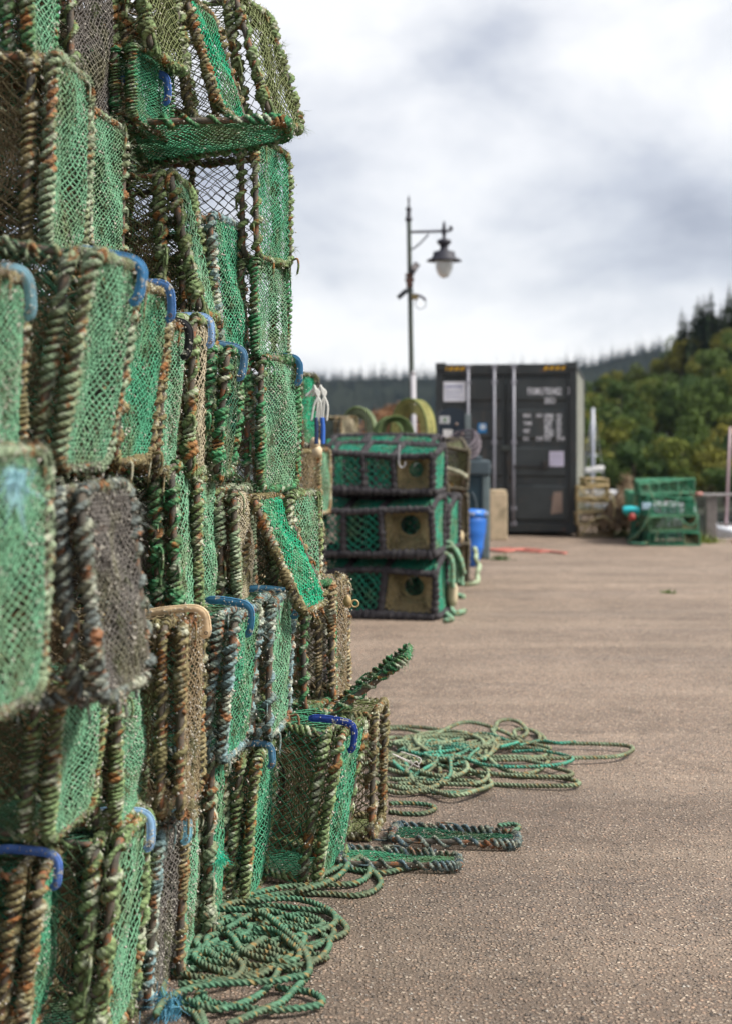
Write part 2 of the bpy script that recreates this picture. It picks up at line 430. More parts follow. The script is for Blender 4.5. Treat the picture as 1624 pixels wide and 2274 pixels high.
def netsurf(mb,fn,w,h,cw,ch,r,rng,mat=0,sag=.008,jit=.12,barn=0,barnmat=1,knots=False,drop=0.0):
    nx=max(2,int(round(w/cw)));ny=max(2,int(round(h/ch)))*2
    J,I=np.meshgrid(np.arange(ny+1),np.arange(nx+2),indexing='ij')
    U=(I+np.where(J%2==1,-.5,0.0))/nx; V=J/ny
    U=U+rng.normal(0,jit/nx*.5,U.shape); V=V+rng.normal(0,jit/ny,U.shape)
    wf=wob(rng,4,5.);wg=wob(rng,4,7.)
    U=U+.018*wg(U*2,V*3)*np.sin(PI*np.clip(U,0,1)); V=V+.022*wf(U*2,V*2)*np.sin(PI*np.clip(V,0,1))
    U=np.clip(U,0,1);V=np.clip(V,0,1)
    edge=np.sin(PI*U)*np.sin(PI*V)
    off=sag*wob(rng,4,6.)(U*1.3,V*1.3)*edge**.5+rng.normal(0,.0015,U.shape)
    P=fn(U*w,V*h,off)
    A=[];B=[]
    for j in range(ny):
        for di in ((0,1) if j%2==0 else (0,-1)):
            a=P[j,1:-1] ; b=P[j+1,(1+di):(P.shape[1]-1+di)]
            A.append(a);B.append(b)
    A=np.concatenate(A);B=np.concatenate(B)
    if drop>0:
        k=rng.random(len(A))>drop;A=A[k];B=B[k]
    mb.segs(A,B,r*rng.uniform(.8,1.2,len(A)),3,mat=mat)
    if knots:
        K=P[:,1:-1].reshape(-1,3); mb.blobs(K,r*1.7,rng,mat=mat)
    if barn:
        K=P[:,1:-1].reshape(-1,3);dens=wob(rng,4,4.)(K[:,1]*6+K[:,0]*6,K[:,2]*6)
        pr=np.exp(dens*1.3);pr/=pr.sum()
        c=K[rng.choice(len(K),barn,p=pr)]+rng.normal(0,.003,(barn,3))
        mb.blobs(c,rng.choice([.0022,.003,.0045],barn,p=[.5,.35,.15]),rng,mat=barnmat)
def template(seed,lid_cw=.026,lid_ch=.021,lid_r=.0025,barn=220,sparse=.36,side_c=.044,pitch=.054,Rr=.0142,wr=.0092):
    rng=np.random.default_rng(seed); t={}
    hp=rrect(W0,H0,.055); hp3=np.stack([np.zeros(len(hp)),hp[:,0],hp[:,1]],1)
    nrm=(1,0,0)
    # lid (hinged door): own origin on its lower edge
    m=MB();m.tube(resample(hp3,.02,True),.0112,8,True,0,N0=nrm);t['lid']=m.mesh('lid',[BAR])
    m=MB();wrap(m,hp3,nrm,rng,sparse=sparse,pitch=pitch,Rr=Rr,r=wr,hair=1000);c=hp3[rng.integers(0,len(hp3),190)]+rng.normal(0,.0135,(190,3));m.blobs(c,rng.uniform(.0018,.0046,190),rng,1)
    t['lid_wrap']=m.mesh('rope_wrap',[ROPE,BARN])
    m=MB();netsurf(m,lambda u,v,o:np.stack([.004+o,u+.01,v+.01],-1),W0-.02,H0-.02,lid_cw,lid_ch,lid_r,rng,sag=.016,barn=barn,knots=True,jit=.06,drop=.006)
    for k in range(rng.integers(2,6)):
        c=np.array([.006,rng.uniform(.03,W0-.03),rng.uniform(.03,H0-.03)]);q_=rng.integers(20,60);m.hairs(c+rng.normal(0,.012,(q_,3))*np.array([.3,1,1]),np.tile((.3,0,-1.),(q_,1)),.028,.0008,rng,mat=2)
    t['lid_net']=m.mesh('lid_net',[NET,BARN,WEED])
    for k in range(2):
        m=MB();m.tube(resample(hp3,.02,True),.0112,8,True,0,N0=nrm);t['hoop%d'%k]=m.mesh('hoop',[BAR])
        m=MB();wrap(m,hp3,nrm,rng,sparse=sparse+.12*k,pitch=pitch*1.15,Rr=Rr,r=wr*rng.uniform(.85,1.1),hair=700);c=hp3[rng.integers(0,len(hp3),150)]+rng.normal(0,.0135,(150,3));m.blobs(c,rng.uniform(.0018,.0046,150),rng,1)
        t['hoop_wrap%d'%k]=m.mesh('rope_wrap',[ROPE,BARN])
    P=np.stack([np.linspace(-D0+.02,-.01,40),np.zeros(40),np.zeros(40)],1)
    m=MB();m.tube(P,.009,6,False,1);wrap(m,P,(0,0,1),rng,closed=False,pitch=.06,sparse=.35,hair=120,Rr=.0115,r=.0072)
    t['rail']=m.mesh('rail',[ROPE,BAR])
    m=MB();netsurf(m,lambda u,v,o:np.stack([u-D0,o,v],-1),D0,H0,side_c,side_c*.8,.0019,rng,sag=.02,barn=30,drop=.012);t['side_net']=m.mesh('side_net',[NET,BARN])
    m=MB();netsurf(m,lambda u,v,o:np.stack([u-D0,v,-np.abs(o)],-1),D0,W0,side_c*.8,side_c*.7,.002,rng,sag=.025,barn=30);t['top_net']=m.mesh('top_net',[NET,BARN])
    m=MB();netsurf(m,lambda u,v,o:np.stack([u-D0,v,np.abs(o)*.4],-1),D0,W0,.026,.024,.0025,rng,sag=.01,barn=60);t['base_net']=m.mesh('base_net',[NET,BARN])
    m=MB();netsurf(m,lambda u,v,o:np.stack([o-D0,u,v],-1),W0,H0,.034,.03,.0022,rng,sag=.015,barn=20);t['back_net']=m.mesh('back_net',[NET,BARN])
    # knitted entrance funnel from the side face inwards, with its ring and stay cords
    m=MB();cx,cz=-.2,.25
    def fun(u,v,o):
        a=u*2*PI; k=v; rad=.17*(1-k)+.075*k+o*.4; sq=1+.22*(1-k)*np.abs(np.sin(2*a))
        return np.stack([cx+rad*sq*np.cos(a)-.05*k,.005+.2*k,cz+rad*sq*np.sin(a)],-1)
    netsurf(m,fun,1,1,1/26,1/11,.002,rng,sag=.015,barn=15)
    a=np.linspace(0,2*PI,40,endpoint=False);m.tube(np.stack([cx-.05+.075*np.cos(a),np.full(40,.205),cz+.075*np.sin(a)],1),.006,6,True,2)
    for k in range(3):
        aa=k*2.1+.6;p=np.array([cx-.05+.075*math.cos(aa),.205,cz+.075*math.sin(aa)]);m.segs([p],[[-.36+.34*(k%2),W0*.95,.05+.38*(k==1)]],.0025,5)
    # slack cords and weed hanging inside
    for k in range(9):
        p=np.array([rng.uniform(-.68,-.04),rng.uniform(.02,W0-.02),rng.uniform(.2,H0)]);q=np.array([rng.uniform(-.68,-.04),rng.uniform(.02,W0-.02),rng.uniform(.0,.3)])
        mid=(p+q)/2+rng.normal(0,.05,3);m.tube(spline([p,mid,q],8),.0028,5,False,0)
    t['funnel']=m.mesh('funnel_net',[NET,BARN,BAR])
    return t
def tapered(me,k):
    me=me.copy();n=len(me.vertices);v=np.empty(n*3,np.float32);me.vertices.foreach_get('co',v);v=v.reshape(-1,3);v[:,1]*=1-k*np.clip(v[:,2]/H0,0,1);me.vertices.foreach_set('co',v.ravel());me.update();return me
def hook_mesh(seed):
    rng=np.random.default_rng(seed);m=MB()
    P=spline([(-.11,0,.016),(-.05,0,.026),(.02,0,.029),(.07,0,.026),(.094,0,.006),(.099,0,-.035),(.096,0,-.066),(.080,0,-.080)],8)
    P=resample(P,.004);n=len(P)
    w=np.full(n,1.0);w[:6]=np.linspace(.4,1,6);w[-5:]=np.linspace(1,.55,5)
    m.tube(P,.0140*w,12,False,0,N0=(0,0,0.0001)+np.cross(np.gradient(P,axis=0),(0,1.0,0)),ell=(1,.5))
    rim=np.cross(np.gradient(P,axis=0),(0,1.0,0));rim/=np.linalg.norm(rim,axis=1)[:,None]
    for s_ in (-1,1):
        m.tube(P+rim*.0125*s_*w[:,None]+np.array([0,-.0035,0]),.0017,6,False,0)
    for k in (-7,):
        c=P[k]+np.array([0,-.0075,0]);a=np.linspace(0,2*PI,12,endpoint=False);m.tube(np.stack([c[0]+.005*np.cos(a),np.full(12,c[1]),c[2]+.005*np.sin(a)],1),.0014,5,True,1)
    i=rng.integers(0,n,16);m.blobs(P[i]+rng.normal(0,.008,(16,3))*np.array([1,.2,1])+np.array([0,-.0065,0]),.0032,rng,2)
    return m.mesh('strap_hook',[HOOK,BAR,BARN])
TPL=[template(11,.023,.021,.0026,220,.36),template(23,.024,.020,.0026,240,.18,pitch=.042,wr=.0076),template(37,.021,.018,.0025,160,.42,.05,wr=.0086),
     template(41,.020,.017,.0026,620,.3,.04,pitch=.044,wr=.0082),template(53,.03,.026,.0026,90,.08,.05,pitch=.058,Rr=.016,wr=.0104),template(67,.022,.018,.0025,560,.32,pitch=.036,wr=.0068)]
HOOKS=[hook_mesh(5),hook_mesh(6),hook_mesh(7)]

# colours (linear)
N_PALE=(.12,.275,.16);N_GREEN=(.055,.245,.135);N_BRIGHT=(.012,.28,.14);N_DARK=(.10,.09,.08);N_BROWN=(.17,.125,.07);N_BEIGE=(.33,.28,.19);N_OLIVE=(.13,.155,.06);N_DEEP=(.014,.085,.047)
R_OLIVE=(.15,.215,.095);R_GREEN=(.045,.18,.08);R_BLUE=(.16,.24,.245);R_BROWN=(.19,.155,.08);R_GREY=(.20,.26,.165);R_BLACK=(.025,.025,.027);R_TAN=(.30,.235,.135)
H_BLUE=(.07,.18,.38);H_PALE=(.20,.34,.50);H_DEEP=(.02,.07,.36);H_WHITE=(.68,.60,.42);H_BLACK=(.02,.02,.022)

hr=random.Random(3)
def frame_from(xb,yb,xt,yt,xf_,d,W=W0):
    X=(xb-CX)/F*d;k=(xf_-CX)/F
    lo,hi=-.3,1.35
    g=lambda a:X+W*math.sin(a)-k*(d+W*math.cos(a))
    for _ in range(50):
        m=(lo+hi)/2
        if g(m)>0:hi=m
        else:lo=m
    a=(lo+hi)/2
    H=(yb-yt)/F*d; z=EYE-(yb-HY)/F*d
    lean=math.atan2((xt-xb)/F*d,H)
    u=Vector((math.sin(a),math.cos(a),0));n=Vector((math.cos(a),-math.sin(a),0));k=Vector((0,0,1))
    up=math.cos(lean)*k+math.sin(lean)*n;nn=math.cos(lean)*n-math.sin(lean)*k
    M=Matrix((( nn.x,u.x,up.x,0),(nn.y,u.y,up.y,0),(nn.z,u.z,up.z,0),(0,0,0,1)))
    M.translation=Vector((X,d,z))-nn*LX
    return M,H/math.cos(lean)
def creel(label,M,H,tpl,rope,net,side=None,W=W0,D=D0,lid='closed',hook=None,hooky=.42,group='lobster creels stacked along the quay wall',detail=2,bar=None,name='lobster_creel',lidrope=None,hookz=0.0):
    t=TPL[tpl];sx,sy,sz=D/D0,W/W0,H/H0
    side=side or tuple(.72*a_+.28*b_ for a_,b_ in zip(N_DEEP,net))  # inner nets coloured darker to paint shade behind the lids
    o=thing(name,label,'lobster creel',M,group)
    S=SCL(1,sy,sz)
    def lidpart(ML):
        l=link('lid',t['lid'],o,ML,(1,1,1));lr=lidrope or rope
        link('rope_wrap',t['lid_wrap'],l,None,lr);link('lid_net',t['lid_net'],l,None,net)
    if lid=='closed':lidpart(TR(LX,0,0)@S)
    elif lid is None:pass
    elif isinstance(lid,(int,float)):
        lidpart(TR(LX*.6,0,H)@RY(-R(lid))@TR(0,0,-H)@S)
    else:
        A,B,C,tw=lid[:4]
        if len(lid)>4:t=dict(t);t.update({q_:tapered(t[q_],lid[4]) for q_ in ('lid','lid_wrap','lid_net')})
        A,B,C=Vector(A),Vector(B),Vector(C)
        y=(B-A).normalized();z=(C-A);z=z-z.dot(y)*y;h=z.length;z.normalize();x=y.cross(z)
        ML=Matrix(((x.x,y.x,z.x,A.x),(x.y,y.y,z.y,A.y),(x.z,y.z,z.z,A.z),(0,0,0,1)))
        lidpart(M.inverted()@ML@Matrix.Rotation(R(tw),4,'Z')@SCL(1,(B-A).length/W0,h/H0))
    for i,x in enumerate((0,-D*.5,-D+.02)):
        h=link('hoop',t['hoop%d'%(i%2)],o,TR(x,0,0)@S,(1,1,1));link('rope_wrap',t['hoop_wrap%d'%(i%2)],h,None,rope)
    for y in (.012,W-.012):
        for z in (.012,H-.012):
            link('rail',t['rail'],o,TR(0,y,z)@SCL(sx,1,1),rope)
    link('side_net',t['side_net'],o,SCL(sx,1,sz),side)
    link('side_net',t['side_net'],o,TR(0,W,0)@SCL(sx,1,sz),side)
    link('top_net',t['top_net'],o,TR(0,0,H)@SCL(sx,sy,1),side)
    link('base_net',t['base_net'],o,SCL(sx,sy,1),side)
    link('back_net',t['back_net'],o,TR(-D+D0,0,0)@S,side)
    if detail==2: link('funnel_net',t['funnel'],o,TR(0,0,0)@SCL(sx,sy,sz),N_BROWN if side!=N_DARK else side)
    if hook is not None:
        link('strap_hook',HOOKS[hash(label)%3 if False else len(label)%3],o,TR(0,W*hooky,H+.004+hookz)@RZ(hr.uniform(-.22,.22))@RY(hr.uniform(-.12,.1))@RX(hr.uniform(-.12,.12))@SCL(hr.uniform(.8,.98),1,hr.uniform(.8,1.05)),tuple(c*hr.uniform(.8,1.25) for c in hook))
    return o
# ---------------------------------------------------------------- the big stack on the left
def cr(label,xb,yb,xt,yt,xf_,d,tpl,rope,net,**k):
    M,H=frame_from(xb,yb,xt,yt,xf_,d)
    return creel(label,M,H,tpl,rope,net,**k)
# top row
cr('top creel at the sky edge of the big stack, thin see-through net lid hanging ajar',577,262,528,-25,652,5.75,4,R_OLIVE,N_OLIVE,lid=7,side=N_OLIVE,detail=1)
cr('top row creel with a bright green lid swung slightly open beside the sky edge creel',452,245,420,-25,517,5.3,0,R_BROWN,N_BRIGHT,lid=10,side=N_BROWN,detail=1)
cr('flat green creel with a blue hook just above the jutting horizontal lid',292,262,290,95,375,4.85,1,R_GREEN,N_GREEN,hook=H_BLUE,hooky=.75,hookz=-.07)
cr('uppermost cropped creel, coarse net lid with a rounded lower edge above the blue hook',318,112,300,-190,400,4.9,4,R_OLIVE,N_OLIVE,lid=6)
cr('black-brown netted creel in the top row, left of the thick green rope bars',160,250,152,-160,255,4.55,2,R_OLIVE,N_DARK,side=(.04,.036,.03))
cr('blurred green creel in the top left corner with a thick pale roped bar',62,112,58,-320,118,4.05,1,R_GREEN,N_PALE)
# second row
cr('tall green netted creel with a rusty upper corner below the black-brown creel',100,545,117,115,182,4.0,1,R_BROWN,N_PALE,lidrope=R_GREY,side=N_BROWN)
cr('pale green creel second along under the top row, sky-blue frayed far post',190,545,198,238,268,4.55,0,R_GREY,N_PALE)
A=Vector((-.79,5.0,2.68));
cr('dark green creel whose roped lid juts out level into the air',265,548,272,272,318,4.95,2,R_GREEN,N_GREEN,lid=((-.795,5.0,2.675),(-.80,5.50,2.63),(-.262,5.04,2.685),0,.55))
cr('creel with an olive roped lid hanging outwards on a slant under the jutting lid',398,700,390,380,440,5.1,4,R_OLIVE,N_PALE,lid=11,side=N_OLIVE)
cr('creel with twin pale blue roped posts in the middle of the stack height',488,775,464,472,550,5.45,0,R_BLUE,N_GREEN,lidrope=R_BLUE)
cr('green creel at the sky edge directly under the tip of the jutting lid',570,568,565,305,643,5.75,2,R_OLIVE,N_GREEN,side=N_DARK,detail=1)
cr('shorter green creel at the sky edge, second below the jutting lid',566,795,564,572,637,5.75,1,R_GREEN,N_PALE)
# third row
cr('blurred creel at the left picture edge with a pale blue hook on its corner',-42,1010,-30,590,40,3.1,5,R_BROWN,N_PALE,hook=H_PALE,hooky=.8,hookz=-.014)
cr('large leaning creel near the left edge with rust showing between grey-green rope turns',125,1040,208,560,235,3.5,1,R_GREY,N_PALE,hook=H_BLUE,hooky=.8,bar=1,hookz=-.014)
cr('leaning creel with a blue hook, right of the large rusty leaning creel',250,1025,298,628,330,4.1,2,R_BROWN,N_GREEN,hook=H_BLUE,hooky=.8,hookz=-.014)
cr('narrow barnacled creel with a black plastic hook behind the blue-hooked leaning one',345,1045,370,715,388,4.55,5,R_BROWN,N_PALE,hook=H_BLACK,hooky=.6,hookz=-.014)
cr('creel with two thick mossy posts side by side at mid height',418,1050,430,705,458,4.9,4,R_OLIVE,N_BEIGE,hook=H_PALE,hooky=.5,hookz=-.014)
cr('edge-on creel with dark green roped lid leaning next to the brown side net',478,1055,506,775,512,5.2,4,R_GREEN,N_DEEP,hook=H_BLUE,hookz=-.014)
cr('barnacle-crusted blue-hooked creel at the right edge of the stack, at horizon height',578,1088,580,792,657,5.75,3,R_GREEN,N_PALE,side=N_BROWN,hook=H_BLUE,hooky=.85,hookz=-.014)
# fourth row
cr('blurred pale green creel filling the left edge with a frayed blue-white top bar',-62,1610,-50,1005,90,2.75,1,R_BROWN,N_PALE,lidrope=R_GREY)
cr('big dark netted creel speckled with barnacles, rusty posts and a blue-white roped top bar',222,1560,172,1085,328,3.35,0,(.13,.15,.14),N_DARK,side=N_BROWN)
cr('creel with two thick green ropebound posts right of the big dark creel',393,1380,380,1035,437,4.75,4,R_GREEN,N_PALE,side=N_DARK)
cr('plain pale green creel between the thick green posts and the beige creel',440,1360,437,1065,478,5.05,0,R_OLIVE,N_PALE)
cr('beige creel crusted white with two thick grey posts',528,1350,518,1088,562,5.4,3,R_GREY,N_BEIGE,side=N_BROWN)
cr('brown creel with a bright green lid hanging open towards the quay',575,1385,574,1106,634,5.6,0,R_BROWN,N_BRIGHT,lid=24,side=N_BROWN)
cr('pale green creel behind the hanging bright green lid, over the sandy brown creel',640,1392,640,1100,706,5.92,1,R_OLIVE,N_PALE)
# fifth row
cr('green creel low at the left edge under the big dark creel',102,1875,133,1535,202,3.6,1,R_OLIVE,N_PALE)
cr('green creel with a wide white band of barnacles beside the brown creel',255,1845,262,1545,314,4.0,3,R_OLIVE,N_PALE)
cr('shaggy brown creel with a cream plastic hook on top',398,1820,404,1392,442,4.3,5,R_BROWN,N_BROWN,side=N_BROWN,hook=H_WHITE,hooky=.5)
cr('leaning green creel with pale blue posts and a blue hook right of the brown creel',488,1695,522,1372,546,4.9,0,R_BLUE,N_GREEN,hook=H_BLUE)
cr('upright creel with blue-grey and rust posts, a small blue hook at its top corner',594,1640,602,1338,638,5.35,2,R_BLUE,N_PALE,hook=H_BLUE,hooky=.8,hookz=-.014)
cr('open see-through creel with its dark green roped lid sticking up over the quay',706,1585,702,1310,768,5.85,2,R_GREEN,N_DEEP,side=N_OLIVE,detail=1,lid=(tuple(at(716,1606,5.80)),tuple(at(735,1572,6.12)),tuple(at(905,1448,5.92)),0))
cr('sandy brown creel at the right edge of the stack with a yellow float',737,1565,735,1297,770,6.15,5,R_TAN,N_BROWN,side=N_BROWN,detail=1)
# ground row
cr('rusty creel in the bottom left corner with a large blue hook',42,2335,90,1945,106,3.75,0,R_BROWN,N_GREEN,hook=H_BLUE,hooky=.3)
cr('mossy posted ground creel with a pale net, second from the bottom left corner',216,2345,258,1875,292,3.95,4,R_OLIVE,N_PALE,hook=H_PALE,hooky=.7,hookz=-.014)
cr('dark barnacled ground creel with a tuft of blue fibres at its foot',325,2250,352,1858,390,4.35,5,R_BLUE,N_DARK,side=(.04,.036,.03),hook=H_PALE,hooky=.6,hookz=-.014)
cr('ground creel squeezed behind the dark barnacled one, thin green strip of net',398,2182,408,1850,428,4.6,5,R_BROWN,N_PALE)
cr('ground creel with a shaggy frayed green-grey post beside the coiled rope',462,2095,470,1690,492,4.95,4,R_GREY,N_GREEN)
cr('ground creel with mossy twin posts and a worn blue hook',540,2018,570,1685,584,5.3,1,R_OLIVE,N_GREEN,hook=H_BLUE,hooky=.3)
cr('leaning ground creel with a deep blue hook and a big diamond-mesh side',700,1972,758,1632,756,5.55,0,R_OLIVE,N_GREEN,side=N_GREEN,hook=H_DEEP,hooky=.25)
cr('ground creel whose blue-bound lid lies flat on the concrete nearest the coils',772,1918,788,1630,800,5.88,2,R_BLACK,N_GREEN,side=N_OLIVE,lidrope=(.085,.13,.15),lid=(tuple(gnd(748,1917,.03)),tuple(gnd(762,1884,.03)),tuple(gnd(1018,1908,.03)),0,.35))
cr('last ground creel of the stack, open, its blue-bound lid lying flat beyond it',852,1870,860,1588,875,6.15,2,R_BROWN,N_DEEP,side=N_OLIVE,lidrope=(.085,.13,.15),lid=(tuple(gnd(862,1866,.03)),tuple(gnd(876,1832,.03)),tuple(gnd(1148,1856,.03)),0,.35))
# the second rank behind, glimpsed through the nets
GB='creels in the second rank behind the front of the stack'
rng=random.Random(4)
for d,xs,lv in ((3.2,-1.52,5),(3.75,-1.50,5),(4.25,-1.44,5),(4.75,-1.36,4),(5.2,-1.24,3)):
    for k in range(lv):
        a=R(8+rng.uniform(-4,4))
        M=TR(xs+rng.uniform(-.04,.04),d+rng.uniform(-.03,.03),k*.5+.01)@RZ(-a)
        creel('half-hidden creel in the second rank behind the front creels of the stack',M,.48,rng.randrange(6),rng.choice([R_OLIVE,R_BROWN,R_GREEN]),rng.choice([N_DEEP,N_BROWN,N_DARK]),group=GB,detail=1)
# small things on the stack
f=thing('net_float','small yellow float tied to the sandy brown creel at the stack edge','float',TR(*at(771,1335,6.12)))
m=MB();m.lathe([(.0,-.03),(.012,-.028),(.02,-.015),(.022,0),(.018,.015),(.010,.024),(.006,.034),(0,.035)],14);part('float_body',m,CLEAN,f,RX(.4)@SCL(.8,.8,.8),(.36,.26,.12))
m=MB();a=np.linspace(0,2*PI,16,endpoint=False);m.tube(np.stack([.03+.014*np.cos(a),0*a,-.01+.014*np.sin(a)],1),.004,6,True);part('eye',m,CLEAN,f,None,(.36,.26,.12))
# ---------------------------------------------------------------- box creels of the middle ground
def bumpy(rng,P,r,step=.03):
    P=resample(P,step);f=rng.uniform(.85,1.2,len(P));return P,r*f
def box_creel(label,M,W,D,H,rise,bays,frame,net,end,eye,group,seed,fr=.022,cell=.055,tr=.0042,back=None,eyebay=-1,cat='lobster creel',warp=.024):
    rng=np.random.default_rng(seed);o=thing('box_creel',label,cat,M,group)
    m=MB()
    Z=lambda y:H+rise*min(1,y/D*1.5)
    def bar(a,b,r=fr):
        a=np.array(a,float);b=np.array(b,float);n=max(3,int(np.linalg.norm(b-a)/.018))
        t=np.linspace(0,1,n)[:,None];P=a+(b-a)*t+rng.normal(0,.0015,(n,3))
        m.tube(P,r*(1+.22*np.sin(np.arange(n)*2.1))*rng.uniform(.9,1.1,n),7)
    xs=[0]+list(np.cumsum(bays)/sum(bays)*W)
    for x in xs:
        bar((x,0,fr),(x,0,H));bar((x,D,fr),(x,D,H+rise));bar((x,0,H),(x,D*.67,H+rise));bar((x,D*.67,H+rise),(x,D,H+rise))
    for y,z in ((0,fr),(0,H),(D,fr),(D,H+rise),(D*.67,H+rise)):
        bar((0,y,z),(W,y,z),fr*(1.35 if z==fr else 1))
    for x in (0,W):bar((x,0,fr),(x,D,fr))
    part('frame',m,FRAME,o,None,frame)
    m=MB()
    for i in range(len(bays)):
        if eye is not None and i==len(bays)+eyebay:continue
        netsurf(m,lambda u,v,q:np.stack([xs[i]+u,q*.4,v],-1),xs[i+1]-xs[i],H,cell,cell,tr,rng,sag=.01)
    part('front_net',m,NET,o,None,net)
    m=MB()
    netsurf(m,lambda u,v,q:np.stack([u,v*.67,H+rise*v/D+q*.3],-1),W,D,cell,cell,tr,rng,sag=.01);part('top_net',m,NET,o,None,net)
    for x in (0,W):
        m=MB();netsurf(m,lambda u,v,q:np.stack([x+q*.3,u,v],-1),D,H+rise*.8,.03,.03,.0045,rng,sag=.01);part('end_net',m,NET,o,None,end)
    m=MB();netsurf(m,lambda u,v,q:np.stack([u,D+q*.3,v],-1),W,H+rise,.042,.04,.0045,rng,sag=.02);part('back_net',m,NET,o,None,back or end)  # back, where given, is a darker colour painting in the interior's shade
    m=MB();m.box((.02,.02,.0),(W-.02,D-.02,.03));part('base_board',m,FRAME,o,None,tuple(.7*c for c in frame))
    if eye is not None:
        i=len(bays)+eyebay if eyebay<0 else eyebay
        x0,x1=xs[i]+fr,xs[i+1]-fr;cx=(x0+x1)/2;cz=H*.56;w=(x1-x0)/2;hh=H*.42
        m=MB()
        def fun(u,v,q):
            a=u*2*PI;k=v;c=np.cos(a);s_=np.sin(a);sq=1/np.maximum(np.abs(c),np.abs(s_))
            rx=(w*sq)*(1-k)+(w*.52)*k;rz=(hh*sq)*(1-k)+(hh*.56)*k
            return np.stack([cx+rx*c,.012+.17*k+q*.2,cz+rz*s_+.04*k],-1)
        netsurf(m,fun,1,1,1/30,1/9,.0042,rng,sag=.01)
        a=np.linspace(0,2*PI,30,endpoint=False);m.tube(np.stack([cx+w*.52*np.cos(a),np.full(30,.182),cz+.04+hh*.56*np.sin(a)],1),.010,6,True)
        part('entry_funnel',m,NET,o,None,eye)
    # years of use have racked it: every part is bent by the same slow warp
    w1,w2,w3=wob(rng,4,5.),wob(rng,4,5.),wob(rng,4,5.)
    for ch in o.children:
        me=ch.data;n=len(me.vertices);v=np.empty(n*3,np.float32);me.vertices.foreach_get('co',v);v=v.reshape(-1,3).astype(float)
        d=np.stack([w1(v[:,0],v[:,2]*1.4+v[:,1]),w2(v[:,0]*1.2,v[:,2]),w3(v[:,0]*1.3,v[:,1])],1)*warp
        d[:,2]*=np.clip(v[:,2]/.08,0,1)
        me.vertices.foreach_set('co',(v+d).astype(np.float32).ravel());me.update()
    return o
GM='dark framed green box creels stacked in the middle distance'
BLK=(.04,.037,.04);TEAL=(.012,.20,.125);TEAL2=(.02,.20,.12);EYE_=(.30,.24,.12)
def mid(label,xr,yb,d,W,D,H,rise,yaw,bays,eye,seed,z=None,group=GM):
    p=at(xr,yb,d)
    if z is not None:p.z=z
    M=TR(*p)@RZ(-R(yaw))@TR(-W,0,0)
    return box_creel(label,M,W,D,H,rise,bays,BLK,TEAL,TEAL2,eye,group,seed,.031,.075,.0072,(.012,.10,.06))
zz=[.0,.57,1.16]
mid('bottom box creel of the dark framed stack, round beige eye at its right',958,1378,13.5,1.12,.58,.42,.10,14,(.3,.3,.38),EYE_,1,0.0)
mid('middle box creel of the dark framed stack, resting on the lowest one',955,1225,13.5,1.14,.58,.42,.10,14,(.3,.28,.38),EYE_,2,.55)
mid('top box creel of the dark framed stack, grey hook dangling at its front',960,1080,13.6,.93,.55,.36,.08,11,(.3,.28,.34),EYE_,3,1.11)
GM2='dark creels in the rank behind the dark framed stack'
for i,(xr,d,z) in enumerate(((985,14.3,0),(988,14.3,.55),(955,14.45,1.11))):
    lab=('dark creel at ground level behind the framed stack, one edge showing','dark creel on the middle level behind the framed stack, a green end strip showing','dark creel on the top level behind the framed stack, mostly hidden')[i]
    mid(lab,xr,1300,d,1.0,.5,.42,.1,14,(.3,.3,.38),None,10+i,z,GM2)
# hook dangling on the top creel
m=MB();P=at(885,1003,13.55);m.tube(spline([(0,0,.06),(0,0,-.03),(-.005,0,-.10),(.02,0,-.14),(.05,0,-.12),(.05,0,-.09)],8),.007,6)
h=part('dangling_hook',m,m_plain('galvanised',(.42,.42,.43),.45,.2,20,.6),None);h.location=P+Vector((0,-.035,0));tag(h,'grey metal hook hanging from the front edge of the top dark box creel','hook')
# half round creels on top
def dome_creel(label,x,yb,d,rad,L,yaw,colr,seed,z,h):
    rng=np.random.default_rng(seed);p=at(x,yb,d);p.z=z
    o=thing('half_round_creel',label,'lobster creel',TR(*p)@RZ(R(yaw)),'half round creels lying on top of the pile behind')
    for y in (0,L*.5,L):
        m=MB();a=np.linspace(0,PI,26);m.tube(np.stack([rad*np.cos(a),np.full(26,y),h*np.sin(a)**.75],1),.009*rng.uniform(.9,1.1,26),7);part('arch',m,FRAME,o,None,(.10,.14,.05))
    m=MB();netsurf(m,lambda u,v,q:np.stack([(rad+q*.4)*np.cos(u*PI),v*L,(h+q*.4)*np.maximum(np.sin(u*PI),0)**.75],-1),1,1,1/26,1/18,.0032,rng,sag=.02);part('arch_net',m,NET,o,None,colr)
    for y in (0,L):
        m=MB();netsurf(m,lambda u,v,q:np.stack([rad*np.cos(u*PI)*(1-v*.5),y+q*.3+.12*v*(1 if y==0 else -1),h*np.maximum(np.sin(u*PI),0)**.75*(1-v*.5)+.08*v],-1),1,1,1/24,1/7,.0042,rng,sag=.01);part('end_net',m,NET,o,None,tuple(c*.8 for c in colr))
    m=MB()
    for x_ in (-rad,0,rad):m.tube([(x_,0,0),(x_,L*.5,0),(x_,L,0)],.012,6)
    for y in (0,L):m.tube([(-rad,y,0),(0,y,0),(rad,y,0)],.012,6)
    part('base_frame',m,FRAME,o,None,(.14,.12,.07))
    return o
dome_creel('pale half round creel lying on the pile, leftmost of the arched ones',792,990,15.6,.175,.6,-4,(.25,.30,.20),1,1.57,.36)
dome_creel('small green half round creel right above the top dark box creel',878,990,14.9,.18,.6,4,(.19,.28,.11),2,1.57,.26)
dome_creel('larger yellow-green half round creel leaning up in front of the lamp post',906,975,17.0,.21,.5,-14,(.36,.34,.12),3,1.58,.47)
